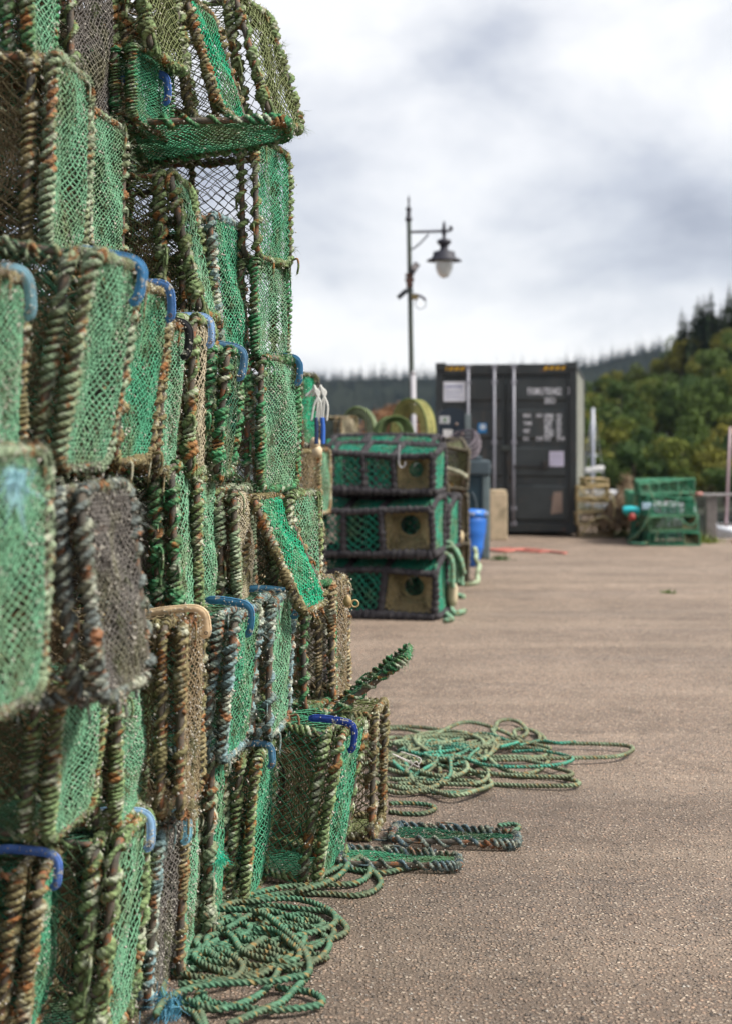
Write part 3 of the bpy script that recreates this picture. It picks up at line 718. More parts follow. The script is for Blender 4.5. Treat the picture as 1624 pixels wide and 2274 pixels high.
# pile that carries them
GP='old creels in the pile behind the dark framed stack'
def pile(label,x,d,z,W,D,H,yaw,fc,nc,seed):
    X=(x-CX)/F*d
    return box_creel(label,TR(X,d,z)@RZ(R(yaw)),W,D,H,.05,(.3,.3,.3),fc,nc,nc,None,GP,seed)
for q_,(x_,d_,w_) in enumerate(((752,15.0,1.05),(752,16.6,1.4))):
    for k in range(3):pile(('weathered creel %s of the hidden %s pile behind the dark framed stack')%(('at the foot','in the middle','on the top')[k],('nearer','farther')[q_]),x_,d_,k*.52,w_,1.45,.46,0,(.10,.085,.06),(.16,.17,.09),30+k+q_*4)
# mixed creels between the big stack and the dark framed stack
GQ='mixed creels piled between the big stack and the dark framed stack'
rng=random.Random(9)
names=['tan','green','black','brown','grey-green']
def rear(label,x,d,z,yaw,tpl,rope,net,H=.48,hook=None,D=D0):
    X=(x-CX)/F*d
    M=TR(X,d,z)@RZ(-R(yaw))@TR(-LX,0,0)
    return creel(label,M,H,tpl,rope,net,group=GQ,hook=hook,detail=1,D=D)
rear('black ropebound creel low behind the right edge of the big stack',666,9.0,.55,20,4,R_BLACK,N_DARK)
rear('black creel at the foot of the pile behind the big stack',670,9.1,.02,20,4,R_BLACK,N_DARK)
rear('brown netted creel above the black ones behind the big stack',660,9.0,1.07,18,4,R_BROWN,N_BROWN)
for i,(x_,y_) in enumerate(((700,984),(704,1003))):
    m=MB();m.lathe([(0,-.035),(.018,-.032),(.03,-.012),(.03,.014),(.016,.034),(0,.036)],14)
    fo=part('net_float',m,PAINT,None,TR(*at(x_,y_,8.75)),(.52,.42,.27));tag(fo,('upper','lower')[i]+' of two cream floats hanging on the creels behind the big stack','float','cream floats behind the big stack')
rear('teal netted creel on top behind the big stack, white cords tied to it',664,9.0,1.59,14,4,R_BLACK,N_BRIGHT,H=.42)
rear('green strip creel right of the black ropebound one',690,10.4,.52,10,0,R_TAN,N_BRIGHT,H=.52)
rear('creel at ground level under the green strip creel',690,10.5,.0,10,0,R_BROWN,N_GREEN)
rear('tan posted creel below the pale top creel',694,10.9,1.08,18,3,R_TAN,N_PALE,H=.46)
rear('bleached tan creel beside the leftmost arched creel',757,15.2,1.56,25,3,R_TAN,N_BEIGE,H=.27,D=.35)
# white cords with blue ends tied at the top
for i,(x0,lab) in enumerate(((698,'white cord with a dark blue tail hanging over the creels behind the big stack'),(712,'white cord with a bright blue tail hanging beside it'))):
    o=thing('tied_cord',lab,'cord',TR(*at(x0,868,8.6)),'white cords tied over the creels')
    m=MB()
    for k in range(3):m.tube(spline([(-.05+.02*k,.02*k,-.03),(0,0,.01+.01*k),(.03-.01*k,-.01,-.01),(.02*k,-.02,-.08),(-.015+.025*k,-.02,-.17)],8),.006,6)
    part('cord',m,PAINT,o,None,(.6,.6,.55))
    m=MB();m.tube(spline([(.01,-.02,-.15),(.014,-.02,-.22),(.012,-.02,-.30)],8),.013,7);part('cord_tail',m,PAINT,o,None,((.015,.04,.12),(.03,.12,.45))[i])

# ---------------------------------------------------------------- ropes
def rope_obj(label,strands,r=.0097,color=(.07,.165,.10),seed=0,name='coiled_rope',lift=.010,hair=500,group=None,amp=.27):
    rng=np.random.default_rng(seed);m=MB()
    for i,(P,closed) in enumerate(strands):
        P=np.asarray(P,float);P=resample(spline(P,14,closed),.0075,closed)
        f=wob(rng,4,5.);s_=np.arange(len(P))*.0075
        P=P+np.stack([.006*wob(rng,3,14.)(s_),.006*wob(rng,3,14.)(s_),0*s_],1)
        P[:,2]=np.maximum(P[:,2]+r*.95+lift*np.abs(f(s_))*.8,r*.95)
        m.tube(P,r*rng.uniform(.95,1.05),12,closed,0,lobes=3,amp=amp,twist=2*PI/.058)
        k=rng.integers(0,len(P),hair//len(strands));m.hairs(P[k]+np.array([0,0,r*.8]),np.tile((0,0,1.0),(len(k),1)),.012,.0005,rng)
    o=part(name,m,LAY,None,None,color);return tag(o,label,'rope',group)
def C7(pts,z=0):
    return [tuple(gnd(333+x/3.251,1831.6+y/3.251,z)) for x,y in pts]
S=[(C7([(430,660),(560,665),(700,672),(820,695),(920,760),(1030,850),(1110,950),(1145,1050),(1140,1125),(1050,1152),(950,1180),(750,1200),(500,1212),(300,1245),(120,1330),(40,1436)],.03),False),
(C7([(500,650),(640,600),(760,590),(960,562),(1110,568),(1250,612),(1335,675),(1335,750),(1240,800),(1120,830),(1000,855),(860,880)],.012),False),
(C7([(640,700),(680,615),(900,612),(1100,640),(1280,662),(1395,750),(1410,815),(1300,862),(1130,905),(930,915),(800,885)],.0),False),
(C7([(430,770),(540,790),(600,850),(640,930),(740,985),(880,1022),(1000,1040),(1080,1015),(1085,960),(1010,900),(930,820),(850,788),(740,782)],.022),False),
(C7([(240,985),(330,945),(440,935),(530,950),(610,1000),(660,1060),(640,1120),(560,1170),(400,1190),(200,1200)],.015),False),
(C7([(230,1040),(420,1000),(560,1005),(720,990)],.0),False),
(C7([(230,1085),(400,1060),(560,1080),(720,1050)],.0),False),
(C7([(420,1500),(350,1350),(325,1280),(370,1252),(380,1300),(470,1345),(650,1375),(900,1398),(1150,1372),(1250,1340),(1240,1290),(1150,1245),(1050,1230),(900,1205)],.004),False),
(C7([(1140,1130),(1050,1222),(960,1312),(820,1370),(700,1420),(560,1480)],.02),False),
(C7([(100,1355),(250,1368),(340,1405),(400,1500)],.0),False),
(C7([(440,700),(560,730),(690,745),(720,800),(640,830)],.02),False),
(C7([(620,830),(760,812),(900,822),(1000,880),(1050,965),(1000,975),(850,930),(700,870),(640,860)],.01),False),
(C7([(700,760),(830,740),(980,700),(1120,690),(1240,740),(1200,770),(1060,745),(900,700),(760,700)],.006),False),
(C7([(900,1030),(960,1080),(1060,1110),(1120,1140)],.0),False),
(C7([(300,900),(480,900),(620,860),(780,850),(930,900)],.012),False),
(C7([(240,1130),(420,1140),(560,1165)],.0),False)]
rg=np.random.default_rng(40)
for i in range(9):
    cx=rg.uniform(410,640);cy=rg.uniform(2025,2190);c=gnd(cx,cy);ax=rg.uniform(.08,.2);ay=rg.uniform(.08,.26);th=np.linspace(0,2*PI*rg.uniform(.6,1.2),8)+rg.uniform(0,6)
    S.append(([(c.x+ax*math.cos(t)*rg.uniform(.8,1.2),c.y+ay*math.sin(t)*rg.uniform(.8,1.2),.02*rg.random()) for t in th],False))
rope_obj('green and orange flecked rope heaped in loose coils at the foot of the stack',S,seed=3)
def PP(pts,z=0):return [tuple(gnd(x,y,z)) for x,y in pts]
S=[(PP([(430,2025),(500,2008),(570,1992),(640,1978),(720,1972),(790,1965),(825,1940),(800,1910),(762,1890),(735,1892)],.006),False),
(PP([(560,2003),(640,1992),(730,1992),(800,1995),(838,1975),(830,1945),(790,1915)],.0),False),
(PP([(660,1985),(720,1970),(760,1945),(770,1915),(740,1900)],.02),False),
(PP([(690,1985),(715,1955),(740,1935),(800,1930),(870,1925),(940,1918),(985,1912)],.0),False),
(PP([(760,1935),(840,1945),(900,1935),(960,1925),(1000,1908)],.0),False),
(PP([(700,1960),(760,1930),(800,1908)],.012),False)]
rope_obj('green rope straggling along the foot of the ground creels under the flat lids',S,seed=4)
rope_obj('short rope loop lying just beyond the flat blue-bound lids',[(PP([(862,1808),(900,1812),(940,1812),(964,1803),(950,1795),(905,1792),(862,1794)],.0),False)],seed=5,hair=40)
rope_obj('rope bend peeping out under the tip of the farther flat lid',[(PP([(1060,1862),(1110,1864),(1150,1850),(1140,1838),(1100,1840)],.0),False)],seed=6,hair=40,color=(.09,.2,.13))
rg=np.random.default_rng(8);S=[]
S.append((PP([(1000,1668),(1120,1655),(1250,1655),(1370,1660),(1404,1670),(1380,1683),(1300,1688),(1180,1693),(1060,1690),(960,1680)],.02),False))
S.append((PP([(930,1700),(1040,1685),(1150,1690),(1240,1712),(1270,1728),(1230,1735),(1100,1728),(1000,1715)],.02),False))
S.append((PP([(870,1740),(1000,1738),(1150,1752),(1270,1755),(1281,1745),(1220,1733),(1080,1727),(960,1733)],.0),False))
S.append((PP([(860,1750),(930,1762),(1020,1766),(1075,1757),(1050,1748),(960,1745),(880,1748)],.01),False))
for i in range(20):
    cx=rg.uniform(880,1190);cy=rg.uniform(1622,1735);c=gnd(cx,cy);ax=rg.uniform(.12,.36);ay=rg.uniform(.10,.5);a0=rg.uniform(-.5,.5)
    if cx>1080:ax*=.6;ay*=.7
    n=9;th=np.linspace(0,2*PI*rg.uniform(.8,1.5),n)+rg.uniform(0,6)
    S.append(([(c.x+ax*math.cos(t+a0)*rg.uniform(.8,1.2),c.y+ay*math.sin(t)*rg.uniform(.8,1.2),.004+.035*rg.random()*max(0,1-abs(cx-1000)/260)) for t in th],False))
rope_obj('large sprawling heap of pale green rope on the open concrete beyond the stack',S,r=.0098,seed=9,color=(.19,.25,.155),hair=900)
rg=np.random.default_rng(18);S=[]
for i in range(7):
    cx=rg.uniform(900,1170);cy=rg.uniform(1630,1730);c=gnd(cx,cy);ax=rg.uniform(.1,.3);ay=rg.uniform(.1,.35);th=np.linspace(0,5.5,8)+rg.uniform(0,6)
    S.append(([(c.x+ax*math.cos(t)*rg.uniform(.8,1.2),c.y+ay*math.sin(t)*rg.uniform(.8,1.2),.01+.04*rg.random()) for t in th],False))
S.append((PP([(1150,1660),(1200,1650),(1240,1655),(1275,1652)],.03),False));S.append((PP([(960,1768),(1010,1769),(1040,1765)],.01),False))
rope_obj('bright turquoise line tangled through the pale green rope heap',S,r=.008,seed=19,color=(.06,.27,.19),hair=200)
m=MB();rg=np.random.default_rng(2)
for i in range(4):
    c=np.array(gnd(925,1700,.09))+rg.normal(0,.03,3)*np.array([1,1,.3]);m.tube(spline([c,c+rg.normal(0,.05,3)*np.array([1,1,.4])+np.array([0,0,.02]),c+rg.normal(0,.08,3)*np.array([1,1,.3])],8),.0022,4)
tag(part('twine_scrap',m,PAINT,None,None,(.6,.55,.52)),'scrap of tangled whitish twine on the pale rope heap','twine')
# fibre tufts
def tuft(label,p,col,n,L,seed,dirv=(0,0,-1),sp=.02,w=.0009,name='fibre_tuft'):
    r_=np.random.default_rng(seed);m=MB();C=np.array(p)+r_.normal(0,sp,(n,3));m.hairs(C,np.tile(np.array(dirv,float),(n,1)),L,w,r_)
    return tag(part(name,m,PAINT,None,None,col),label,'frayed fibres')
tuft('tuft of frayed blue fibres at the foot of the dark barnacled ground creel',at(372,2225,4.3),(.06,.22,.32),260,.06,1,(-.4,-.2,-1.2),.02,.0012)
tuft('tuft of pale sky-blue fibres on the top bar at the left edge',at(35,1055,2.68),(.28,.5,.55),110,.05,2,(.1,-.2,-1),.010,.0012)
tuft('bright turquoise fibre tuft on the shaggy ground post',at(488,1905,4.95),(.02,.45,.28),160,.03,4,(.3,-.3,-.5),.012)
# ropes by the dark framed stack
def loose(label,pts,r,col,seed,d0=None):
    S=[([tuple(q) for q in p],False) for p in pts];return rope_obj(label,S,r=r,color=col,seed=seed,name='loose_rope',lift=.0,hair=30)
def A_(pts):return [at(x,y,d) for x,y,d in pts]
loose('pale green ropes draped over the right end of the dark framed stack',[A_([(975,1215,14.2),(1000,1212,14.1),(1012,1245,14.0),(1016,1300,13.9)]),A_([(985,1222,14.2),(1010,1230,14.0),(1022,1260,13.95),(1024,1305,13.9)]),A_([(972,1232,14.0),(996,1240,13.9),(1004,1262,13.85),(1004,1310,13.8)]),A_([(980,1228,14.1),(1005,1222,14.0),(1018,1240,13.9),(1028,1280,13.9)])],.022,(.19,.36,.24),21)
loose('pale green hose loop curving on the ground beside the blue drum',[[gnd(1052,1268,.02)+Vector((0,0,.25)),gnd(1060,1282,.02)+Vector((0,0,.1)),gnd(1058,1296),gnd(1040,1302),gnd(1015,1300),gnd(1005,1297)]],.022,(.36,.45,.30),22)
loose('frayed green and white rope ends lying at the corner of the dark framed stack',[[gnd(966,1352),gnd(985,1350),gnd(1000,1358),gnd(990,1364),gnd(968,1368),gnd(990,1358),gnd(1010,1368),gnd(1030,1362)],[gnd(970,1375),gnd(985,1366),gnd(1000,1380),gnd(985,1384)],[gnd(985,1362),gnd(975,1345),gnd(985,1330),gnd(1005,1325),gnd(1028,1330)]],.022,(.2,.4,.27),23)
# ---------------------------------------------------------------- shipping container
DC=24.8
CW,CH,CL=2.30,2.745,6.06
pR=at(1279,1190,DC-.15);pR.z=.06
TH=R(9.4)
MC=Matrix(((math.cos(TH),math.sin(TH),0,0),(-math.sin(TH),math.cos(TH),0,0),(0,0,1,0),(0,0,0,1)))
MC.translation=pR-Vector((CW*math.cos(TH),-CW*math.sin(TH),0))
cont=thing('shipping_container','dark grey-green steel shipping container with white lettering on its closed doors','container',MC)
DKG=(.040,.047,.048)
def m_steel():
    s=NT('painted_steel');v=s.vec_off(s.obj());mp=s.n('ShaderNodeMapping');mp.inputs['Scale'].default_value=(9,9,.7);s.l(v,mp.inputs[0])
    c=s.mul(s.ocol(),s.ramp(s.noise(2.5,5,.65,v),[(.25,.75),(.75,1.35)]))
    c=s.mix(s.ramp(s.noise(1.0,5,.7,mp.outputs[0]),[(.56,0),(.74,.55)]),c,(.13,.10,.075))
    c=s.mix(s.ramp(s.noise(5,5,.7,v,.6),[(.63,0),(.68,.8)]),c,(.12,.05,.025))
    s.bump(s.noise(3,3,.5,v),.15,.02)
    return s.fin(c,.5,0,.4)
STEEL=m_steel()
m=MB();m.box((.0,.06,0),(.12,.16,CH),bev=.01);m.box((CW-.12,.06,0),(CW,.16,CH),bev=.01);m.box((.12,.062,CH-.17),(CW-.12,.16,CH-.003),bev=.01);m.box((.12,.062,.0),(CW-.12,.16,.14),bev=.01)
m.box((.0,CL-.12,0),(.12,CL,CH),bev=.01);m.box((CW-.12,CL-.12,0),(CW,CL,CH),bev=.01)
for x in (0,CW-.16):
    for z in (-.02,CH-.10):
        m.box((x-.004,.03,z),(x+.164,.2,z+.125),bev=.012)
for x in (.0,CW-.08):m.box((x+.01,.16,.02),(x+.07,CL-.1,.16));m.box((x+.01,.16,CH-.08),(x+.07,CL-.1,CH-.005))
part('frame',m,STEEL,cont,None,(.03,.035,.036))
def corr(m,along,n,depth,fn):
    t=np.linspace(0,1,n*4+1);o=np.array([0,0,1,1]*n+[0])*depth
    X=[];Y=[];Z=[]
    for z in (0,1):
        for a,b in zip(t,o):
            p=fn(a,b,z);X.append(p[0]);Y.append(p[1]);Z.append(p[2])
    k=len(t);m.grid(np.array(X).reshape(2,k),np.array(Y).reshape(2,k),np.array(Z).reshape(2,k),smooth=False)
for x,sg in ((CW-.02,-1),(.02,1)):
    m=MB();corr(m,CL,20,.036,lambda a,b,z:(x+sg*b,.17+a*(CL-.3),.1+z*(CH-.15)));part('side_panel',m,STEEL,cont,None,(.19,.195,.165))
m=MB();corr(m,CL,24,.02,lambda a,b,z:(.07+z*(CW-.14),.17+a*(CL-.3),CH-.03-b));part('roof_panel',m,STEEL,cont,None,(.12,.13,.12))
m=MB();m.box((.12,CL-.08,.12),(CW-.12,CL-.05,CH-.1));part('back_panel',m,STEEL,cont,None,DKG)
m=MB();m.box((.10,.17,.08),(CW-.10,CL-.13,.12));part('floor_panel',m,STEEL,cont,None,DKG)
def cx_(px):return (px-968)/311*CW
def cz_(py):return (1190-py)/375*CH*.995
mid_=cx_(1123)
doors=[]
for k,(x0,x1) in enumerate(((.13,mid_-.012),(mid_+.012,CW-.13))):
    m=MB();zs=[.15]+[cz_(y) for y in (1077,992,907)]+[CH-.18]
    m.box((x0,.112,.15),(x1,.15,CH-.18))
    for a,b in zip(zs[:-1],zs[1:]):
        # raised panels between recessed grooves
        lo=a+(.07 if a>.2 else .03);hi=b-(.05 if b<CH-.3 else .03)
        bm_=[(x0+.05,.114,lo),(x1-.05,.114,lo),(x1-.05,.114,hi),(x0+.05,.114,hi),(x0+.05,.082,lo+.035),(x1-.05,.082,lo+.035),(x1-.05,.082,hi-.035),(x0+.05,.082,hi-.035)]
        m.add(bm_,[[4,5,6,7],[0,1,5,4],[1,2,6,5],[2,3,7,6],[3,0,4,7]],smooth=False)
    m.box((x0,.095,.15),(x0+.035,.112,CH-.18));m.box((x1-.035,.095,.15),(x1,.112,CH-.18))
    dr=part('door',m,STEEL,cont,None,DKG);doors.append(dr)
ROD=m_plain('galvanised_rod',(.24,.24,.27),.5,.25,12,.3)
for px,dr in ((1040,doors[0]),(1098,doors[0]),(1141,doors[1])):
    x=cx_(px);m=MB();zt=CH-.06;zb=.10
    m.tube([(x,.055,zb),(x,.055,1.0),(x,.055,zt)],.024,10)
    for z in (zb,zt-.02,CH-.33,CH*.52,.35):m.box((x-.045,.035,z),(x+.045,.09,z+.07),bev=.01)
    part('lock_rod',m,ROD,dr)
m=MB();m.box((cx_(1141),.03,cz_(1046)),(cx_(1215),.055,cz_(1040)),bev=.006);m.box((cx_(1203),.022,cz_(1048)),(cx_(1217),.08,cz_(1030)),bev=.008);part('door_handle',m,STEEL,doors[1],None,(.02,.02,.02))
m=MB();m.box((cx_(1070),.03,cz_(1046)),(cx_(1098),.055,cz_(1040)),bev=.006);part('door_handle',m,STEEL,doors[0],None,(.16,.16,.17))
m=MB();m.box((cx_(1112),.04,cz_(1008)),(cx_(1136),.11,cz_(996)),bev=.01);part('door_keeper',m,STEEL,doors[1],None,(.05,.06,.055))
def text(body,size,x,z,parent,col,al='LEFT',y=.0795,sx=.8,name='lettering',ext=.001):
    cu=bpy.data.curves.new('lettering','FONT');cu.body=body;cu.size=size;cu.align_x=al;cu.extrude=ext;cu.offset=.0012
    tmp=bpy.data.objects.new('t',cu);COL.objects.link(tmp)
    bpy.context.view_layer.update()
    me=bpy.data.meshes.new_from_object(tmp.evaluated_get(bpy.context.evaluated_depsgraph_get()))
    bpy.data.objects.remove(tmp);bpy.data.curves.remove(cu);me.materials.clear();me.materials.append(PAINT)
    o=link(name,me,parent,TR(x,y,z)@RX(PI/2)@SCL(sx,1,1),col);return o
TXT=(.8,.8,.84)
text('FXMU',.165,cx_(1171),cz_(882.5),doors[1],TXT,sx=.58)
text('700402',.165,cx_(1207),cz_(882.5),doors[1],TXT,sx=.58)
text('7',.165,cx_(1258),cz_(882.5),doors[1],TXT,sx=.6)
text('20G1',.135,cx_(1208),cz_(902),doors[1],TXT,sx=.62)
for i,(a,b,c,d) in enumerate((('MAX','GW','30480','KG'),('','','67200','LB'),('TARE','','2185','KG'),('','','4817','LB'),('NET','','28295','KG'),('','','62383','LB'),('CU','CAP','33.2','CUM'))):
    z=cz_(933+i*8.6)
    for t_,px in ((a,1162),(b,1190),(c,1208),(d,1235)):
        if t_:text(t_,.082,cx_(px),z,doors[1],TXT,sx=.72)
def patch(px0,px1,py0,py1,col,parent,name,y=.079,mat=None):
    m=MB();m.box((cx_(px0),y-.001,cz_(py1)),(cx_(px1),y+.0025,cz_(py0)));return part(name,m,mat or PAINT,parent,None,col)
sg=patch(985,1034,852,897,(.82,.83,.88),doors[0],'notice_sign',.074)
text('CONTAINER',.052,cx_(987),cz_(866),sg,(.06,.09,.30),y=.0715,sx=1.0)
for k in range(4):
    m=MB();m.box((cx_(988),.0715,cz_(874+k*5.4)),(cx_(1030-(k%3)*5),.0745,cz_(872+k*5.4)));part('text_line',m,PAINT,sg,None,(.42,.44,.55))
pp=patch(1219,1251,1009,1043,(.62,.58,.72),doors[1],'paper_notice',.0785)
for k in range(6):
    m=MB();m.box((cx_(1223),.0765,cz_(1016+k*4.2)),(cx_(1247-(k%2)*6),.079,cz_(1014.8+k*4.2)));part('text_line',m,PAINT,pp,None,(.40,.38,.5))
st=patch(1062,1081,946,968,(.02,.22,.52),doors[0],'round_sticker',.0785)
m=MB();a=np.linspace(0,2*PI,20,endpoint=False);c=np.array([cx_(1072.5),.076,cz_(954.5)]);V=np.stack([c[0]+.05*np.cos(a),np.full(20,c[1]),c[2]+.05*np.sin(a)],1)
m.add(np.vstack([V,V+np.array([0,.003,0]),c]),[[i,(i+1)%20,20+(i+1)%20,20+i] for i in range(20)],[[40,i,(i+1)%20] for i in range(20)],smooth=False);part('sticker_emblem',m,PAINT,st,None,(.6,.68,.75))
m=MB();m.add([(cx_(1228),.0775,cz_(1100)),(cx_(1247),.0775,cz_(1099)),(cx_(1248),.0775,cz_(1146)),(cx_(1222),.0775,cz_(1150))],[[0,1,2,3]],smooth=False);part('bare_patch',m,PAINT,doors[1],None,(.26,.19,.15))
for x0 in (984,1206):
    for k in range(4):
        a=x0+k*12.5;m=MB();z0,z1=cz_(827),cz_(819)
        m.add([(cx_(a),.058,z0),(cx_(a+8),.058,z0),(cx_(a+12),.058,z1),(cx_(a+4),.058,z1)],[[0,1,2,3]],smooth=False);part('hazard_stripe',m,PAINT,cont,None,(.62,.34,.01))
# ---------------------------------------------------------------- lamp post
DL=23.5
LG=(.06,.075,.06);LDK=(.028,.028,.038)
base=at(912.5,1190,DL);base.z=0
lamp=thing('street_lamp','tall green-grey lamp post with one hanging lantern and cameras clamped to it','street lamp',TR(*base))
def lz(y):return EYE-(y-HY)/F*DL
def lx(x):return (x-912.5)/F*DL
def LP(x,y):return (lx(x),0,lz(y))
m=MB();m.tube(spline([LP(916,1203),LP(914,1000),LP(912.5,860),LP(909,650),LP(906,480)],10),np.linspace(.048,.033,41),12);part('pole',m,PAINT,lamp,None,LG)
m=MB();m.tube([LP(917,1203),LP(916.5,1000),LP(914.5,830)],.05,12);m.tube([LP(914.5,832),LP(914.3,822)],[.055,.03],12);part('pole_sleeve',m,PAINT,lamp,None,(.36,.35,.37))
m=MB();m.lathe([(.035,0),(.055,.02),(.055,.05),(.038,.07),(.03,.16),(.046,.18),(.046,.2),(.02,.23),(.012,.3),(.022,.33),(.0,.42)],14,M=TR(*LP(906,492)));part('finial',m,PAINT,lamp,None,LDK)
arm=MB();arm.tube(spline([LP(907,515),LP(950,514),LP(985,513),LP(996,512),LP(1001,509),LP(1000,504),LP(996,506)],8),.021,9);arm.tube(spline([LP(910,556),LP(930,541),LP(950,520)],8),.013,8);part('arm',arm,PAINT,lamp,None,LDK)
lan=link('lantern',None,lamp,TR(lx(984.5),0,0))
q=lambda y:lz(y)
m=MB();m.lathe([(.0,q(488)),(.02,q(496)),(.026,q(500)),(.03,q(507)),(.055,q(512)),(.03,q(520)),(.022,q(528))],14);part('hanger_finial',m,PAINT,lan,None,LDK)
m=MB();m.lathe([(.02,q(528)),(.10,q(533)),(.115,q(537)),(.095,q(542)),(.062,q(545)),(.062,q(553)),(.08,q(556)),(.165,q(559)),(.18,q(571)),(.26,q(577)),(.275,q(580)),(.18,q(578)),(.13,q(577))],32);part('canopy',m,PAINT,lan,None,LDK)
gm=bpy.data.materials.new('frosted_globe');gm.use_nodes=True;g=gm.node_tree.nodes['Principled BSDF'];g.inputs['Base Color'].default_value=(.75,.8,.8,1);g.inputs['Roughness'].default_value=.25;g.inputs['Transmission Weight'].default_value=.35
m=MB();m.lathe([(.135,q(579)),(.138,q(586)),(.13,q(595)),(.105,q(606)),(.07,q(614)),(.0,q(618.5))],28);part('globe',m,gm,lan)
m=MB();m.box((-.05,-.07,0),(.05,.07,.09),M=TR(*LP(908,638)),bev=.01);m.box((-.07,-.06,-.02),(.07,.06,.03),M=TR(*LP(908,622)),bev=.01);m.box((-.065,-.06,-.02),(.065,.06,.03),M=TR(*LP(908,612)),bev=.01);part('clamp',m,PAINT,lamp,None,(.09,.04,.025))
m=MB();m.box((-.05,-.09,-.09),(.05,.05,.09),M=TR(*LP(918,596))@RY(R(35)),bev=.012);fl=part('camera_box',m,PAINT,lamp,None,(.03,.03,.035))
m=MB();m.box((-.045,-.094,-.03),(.045,-.089,.07),M=TR(*LP(918,596))@RY(R(35)));part('camera_window',m,CLEAN,fl,None,(.28,.26,.26))
m=MB();m.box((-.035,-.04,-.09),(.035,.04,.09),M=TR(*LP(892,653))@RY(R(48)),bev=.01);m.tube([LP(896,648),LP(906,640)],.016,7);part('camera_box',m,PAINT,lamp,None,(.02,.025,.03))
m=MB();m.box((-.05,-.04,-.045),(.055,.04,.045),M=TR(*LP(919,659)),bev=.008);part('junction_box',m,PAINT,lamp,None,(.25,.20,.09))
m=MB();m.tube(spline([LP(925,655),LP(936,660),LP(944,667)],6),.022,7);part('bracket',m,PAINT,lamp,None,(.10,.10,.13))
m=MB();m.tube(spline([LP(926,662),LP(920,675),LP(928,685),LP(938,684),LP(945,675),LP(940,664)],8),.007,6);m.tube(spline([LP(914,640),LP(917,650),LP(921,657)],6),.006,6);part('cable',m,PAINT,lamp,None,(.30,.34,.36))
# ---------------------------------------------------------------- clutter before the container
d=20.5;p=at(973,1190,d);p.z=0
kio=thing('service_pillar','dark blue-black service pillar with rounded top and white labels left of the container','service pillar',TR(*p))
top=EYE-(905-HY)/F*d;w=(1031-973)/F*d
m=MB();n=14;a=np.linspace(0,PI,n);prof=[(0,0)]+[(w/2-w/2*math.cos(t),top-.10+.10*math.sin(t)) for t in a]+[(w,0)]
k=len(prof);V=[(x,0,z) for x,z in prof]+[(x,.32,z) for x,z in prof]
m.add(V,[[i,(i+1)%k,k+(i+1)%k,k+i] for i in range(k)],[[0,i+1,i] for i in range(1,k-1)]+[[k,k+i,k+i+1] for i in range(1,k-1)],smooth=False);part('housing',m,PAINT,kio,None,(.012,.022,.035))
m=MB();m.box((w-.006,-.012,0),(w+.075,.335,top-.09),bev=.01);part('side_post',m,PAINT,kio,None,(.13,.16,.165))
def kb(x0,x1,y0,y1,col,nm,dep=-.006):
    m=MB();f=lambda x:(x-973)/F*d;z=lambda y:EYE-(y-HY)/F*d
    m.box((f(x0),dep,z(y1)),(f(x1),.004,z(y0)),bev=.003);return part(nm,m,PAINT,kio,None,col)
kb(974,997,924,941,(.45,.46,.47),'label_plate');kb(982,1003,954,977,(.62,.60,.58),'label_plate')
kb(983,989,928,937,(.10,.20,.08),'label_mark',-.008)
for x,y in ((1012,962),(1025,964),(1021,984),(1012,942)):
    m=MB();m.lathe([(0,.02),(.018,.018),(.02,0)],10,M=TR((x-973)/F*d,-.0,EYE-(y-HY)/F*d)@RX(PI/2));part('switch_knob',m,PAINT,kio,None,(.25,.18,.15))
# slatted black tray edge on the pile
p=at(928,968,15.0);fc=thing('fish_crate','black slatted fish crate upside down beside the arched creels','crate',TR(*p))
m=MB();m.box((0,0,-.035),(.26,.3,-.012),bev=.004);
for i in range(16):m.box((.004+i*.016,-.004,-.09),(.012+i*.016,.3,-.035))
m.box((0,.004,-.11),(.26,.3,-.09),bev=.004);part('crate_body',m,PAINT,fc,None,(.03,.028,.032))
m=MB();m.box((-.003,-.01,-.012),(.27,.31,.0),bev=.003);part('crate_rim',m,PAINT,fc,None,(.30,.26,.29))
# teal cabinet with hoses
d=20.2;p=at(1012,1190,d);p.z=0
cab=thing('equipment_bin','dark teal plastic equipment bin with a thick lid, behind the blue drum','bin',TR(*p))
w=(1086-1012)/F*d;hz=EYE-(1022-HY)/F*d
m=MB();m.box((.02,.03,.0),(w-.09,.5,hz-.2),bev=.02);part('bin_body',m,PAINT,cab,None,(.018,.045,.06))
m=MB();m.box((w-.10,0,0),(w,.53,hz-.205),bev=.02);m.box((0,0,0),(.04,.53,hz-.205),bev=.015);part('corner_post',m,PAINT,cab,None,(.12,.16,.165))
m=MB();m.box((-.02,-.03,hz-.2),(w+.01,.56,hz),bev=.03);m.box((.06,.02,hz),(w-.1,.5,hz+.05),bev=.02);part('bin_lid',m,PAINT,cab,None,(.06,.085,.10))
m=MB();a=np.linspace(-1.2,1.2,20);m.tube(np.stack([.17+.10*np.cos(a),np.full(20,.022),.62+.28*np.sin(a)],1),.012,7);part('moulded_rib',m,PAINT,cab,None,(.09,.12,.14))
p=at(1032,1012,19.9);hs=thing('hose_coil','dark coil of ribbed hose lying tilted on the equipment bin','hose',TR(*p)@RY(-R(20))@RX(R(28)))
m=MB();t=np.linspace(0,2*PI*4,260);m.tube(np.stack([(.24+.02*np.sin(t*.7))*np.cos(t),.2+.24*np.sin(t),-.08+.24*t/t[-1]+.02*np.sin(2*t+.3)],1),.017,9);part('hose',m,PAINT,hs,None,(.10,.08,.095))
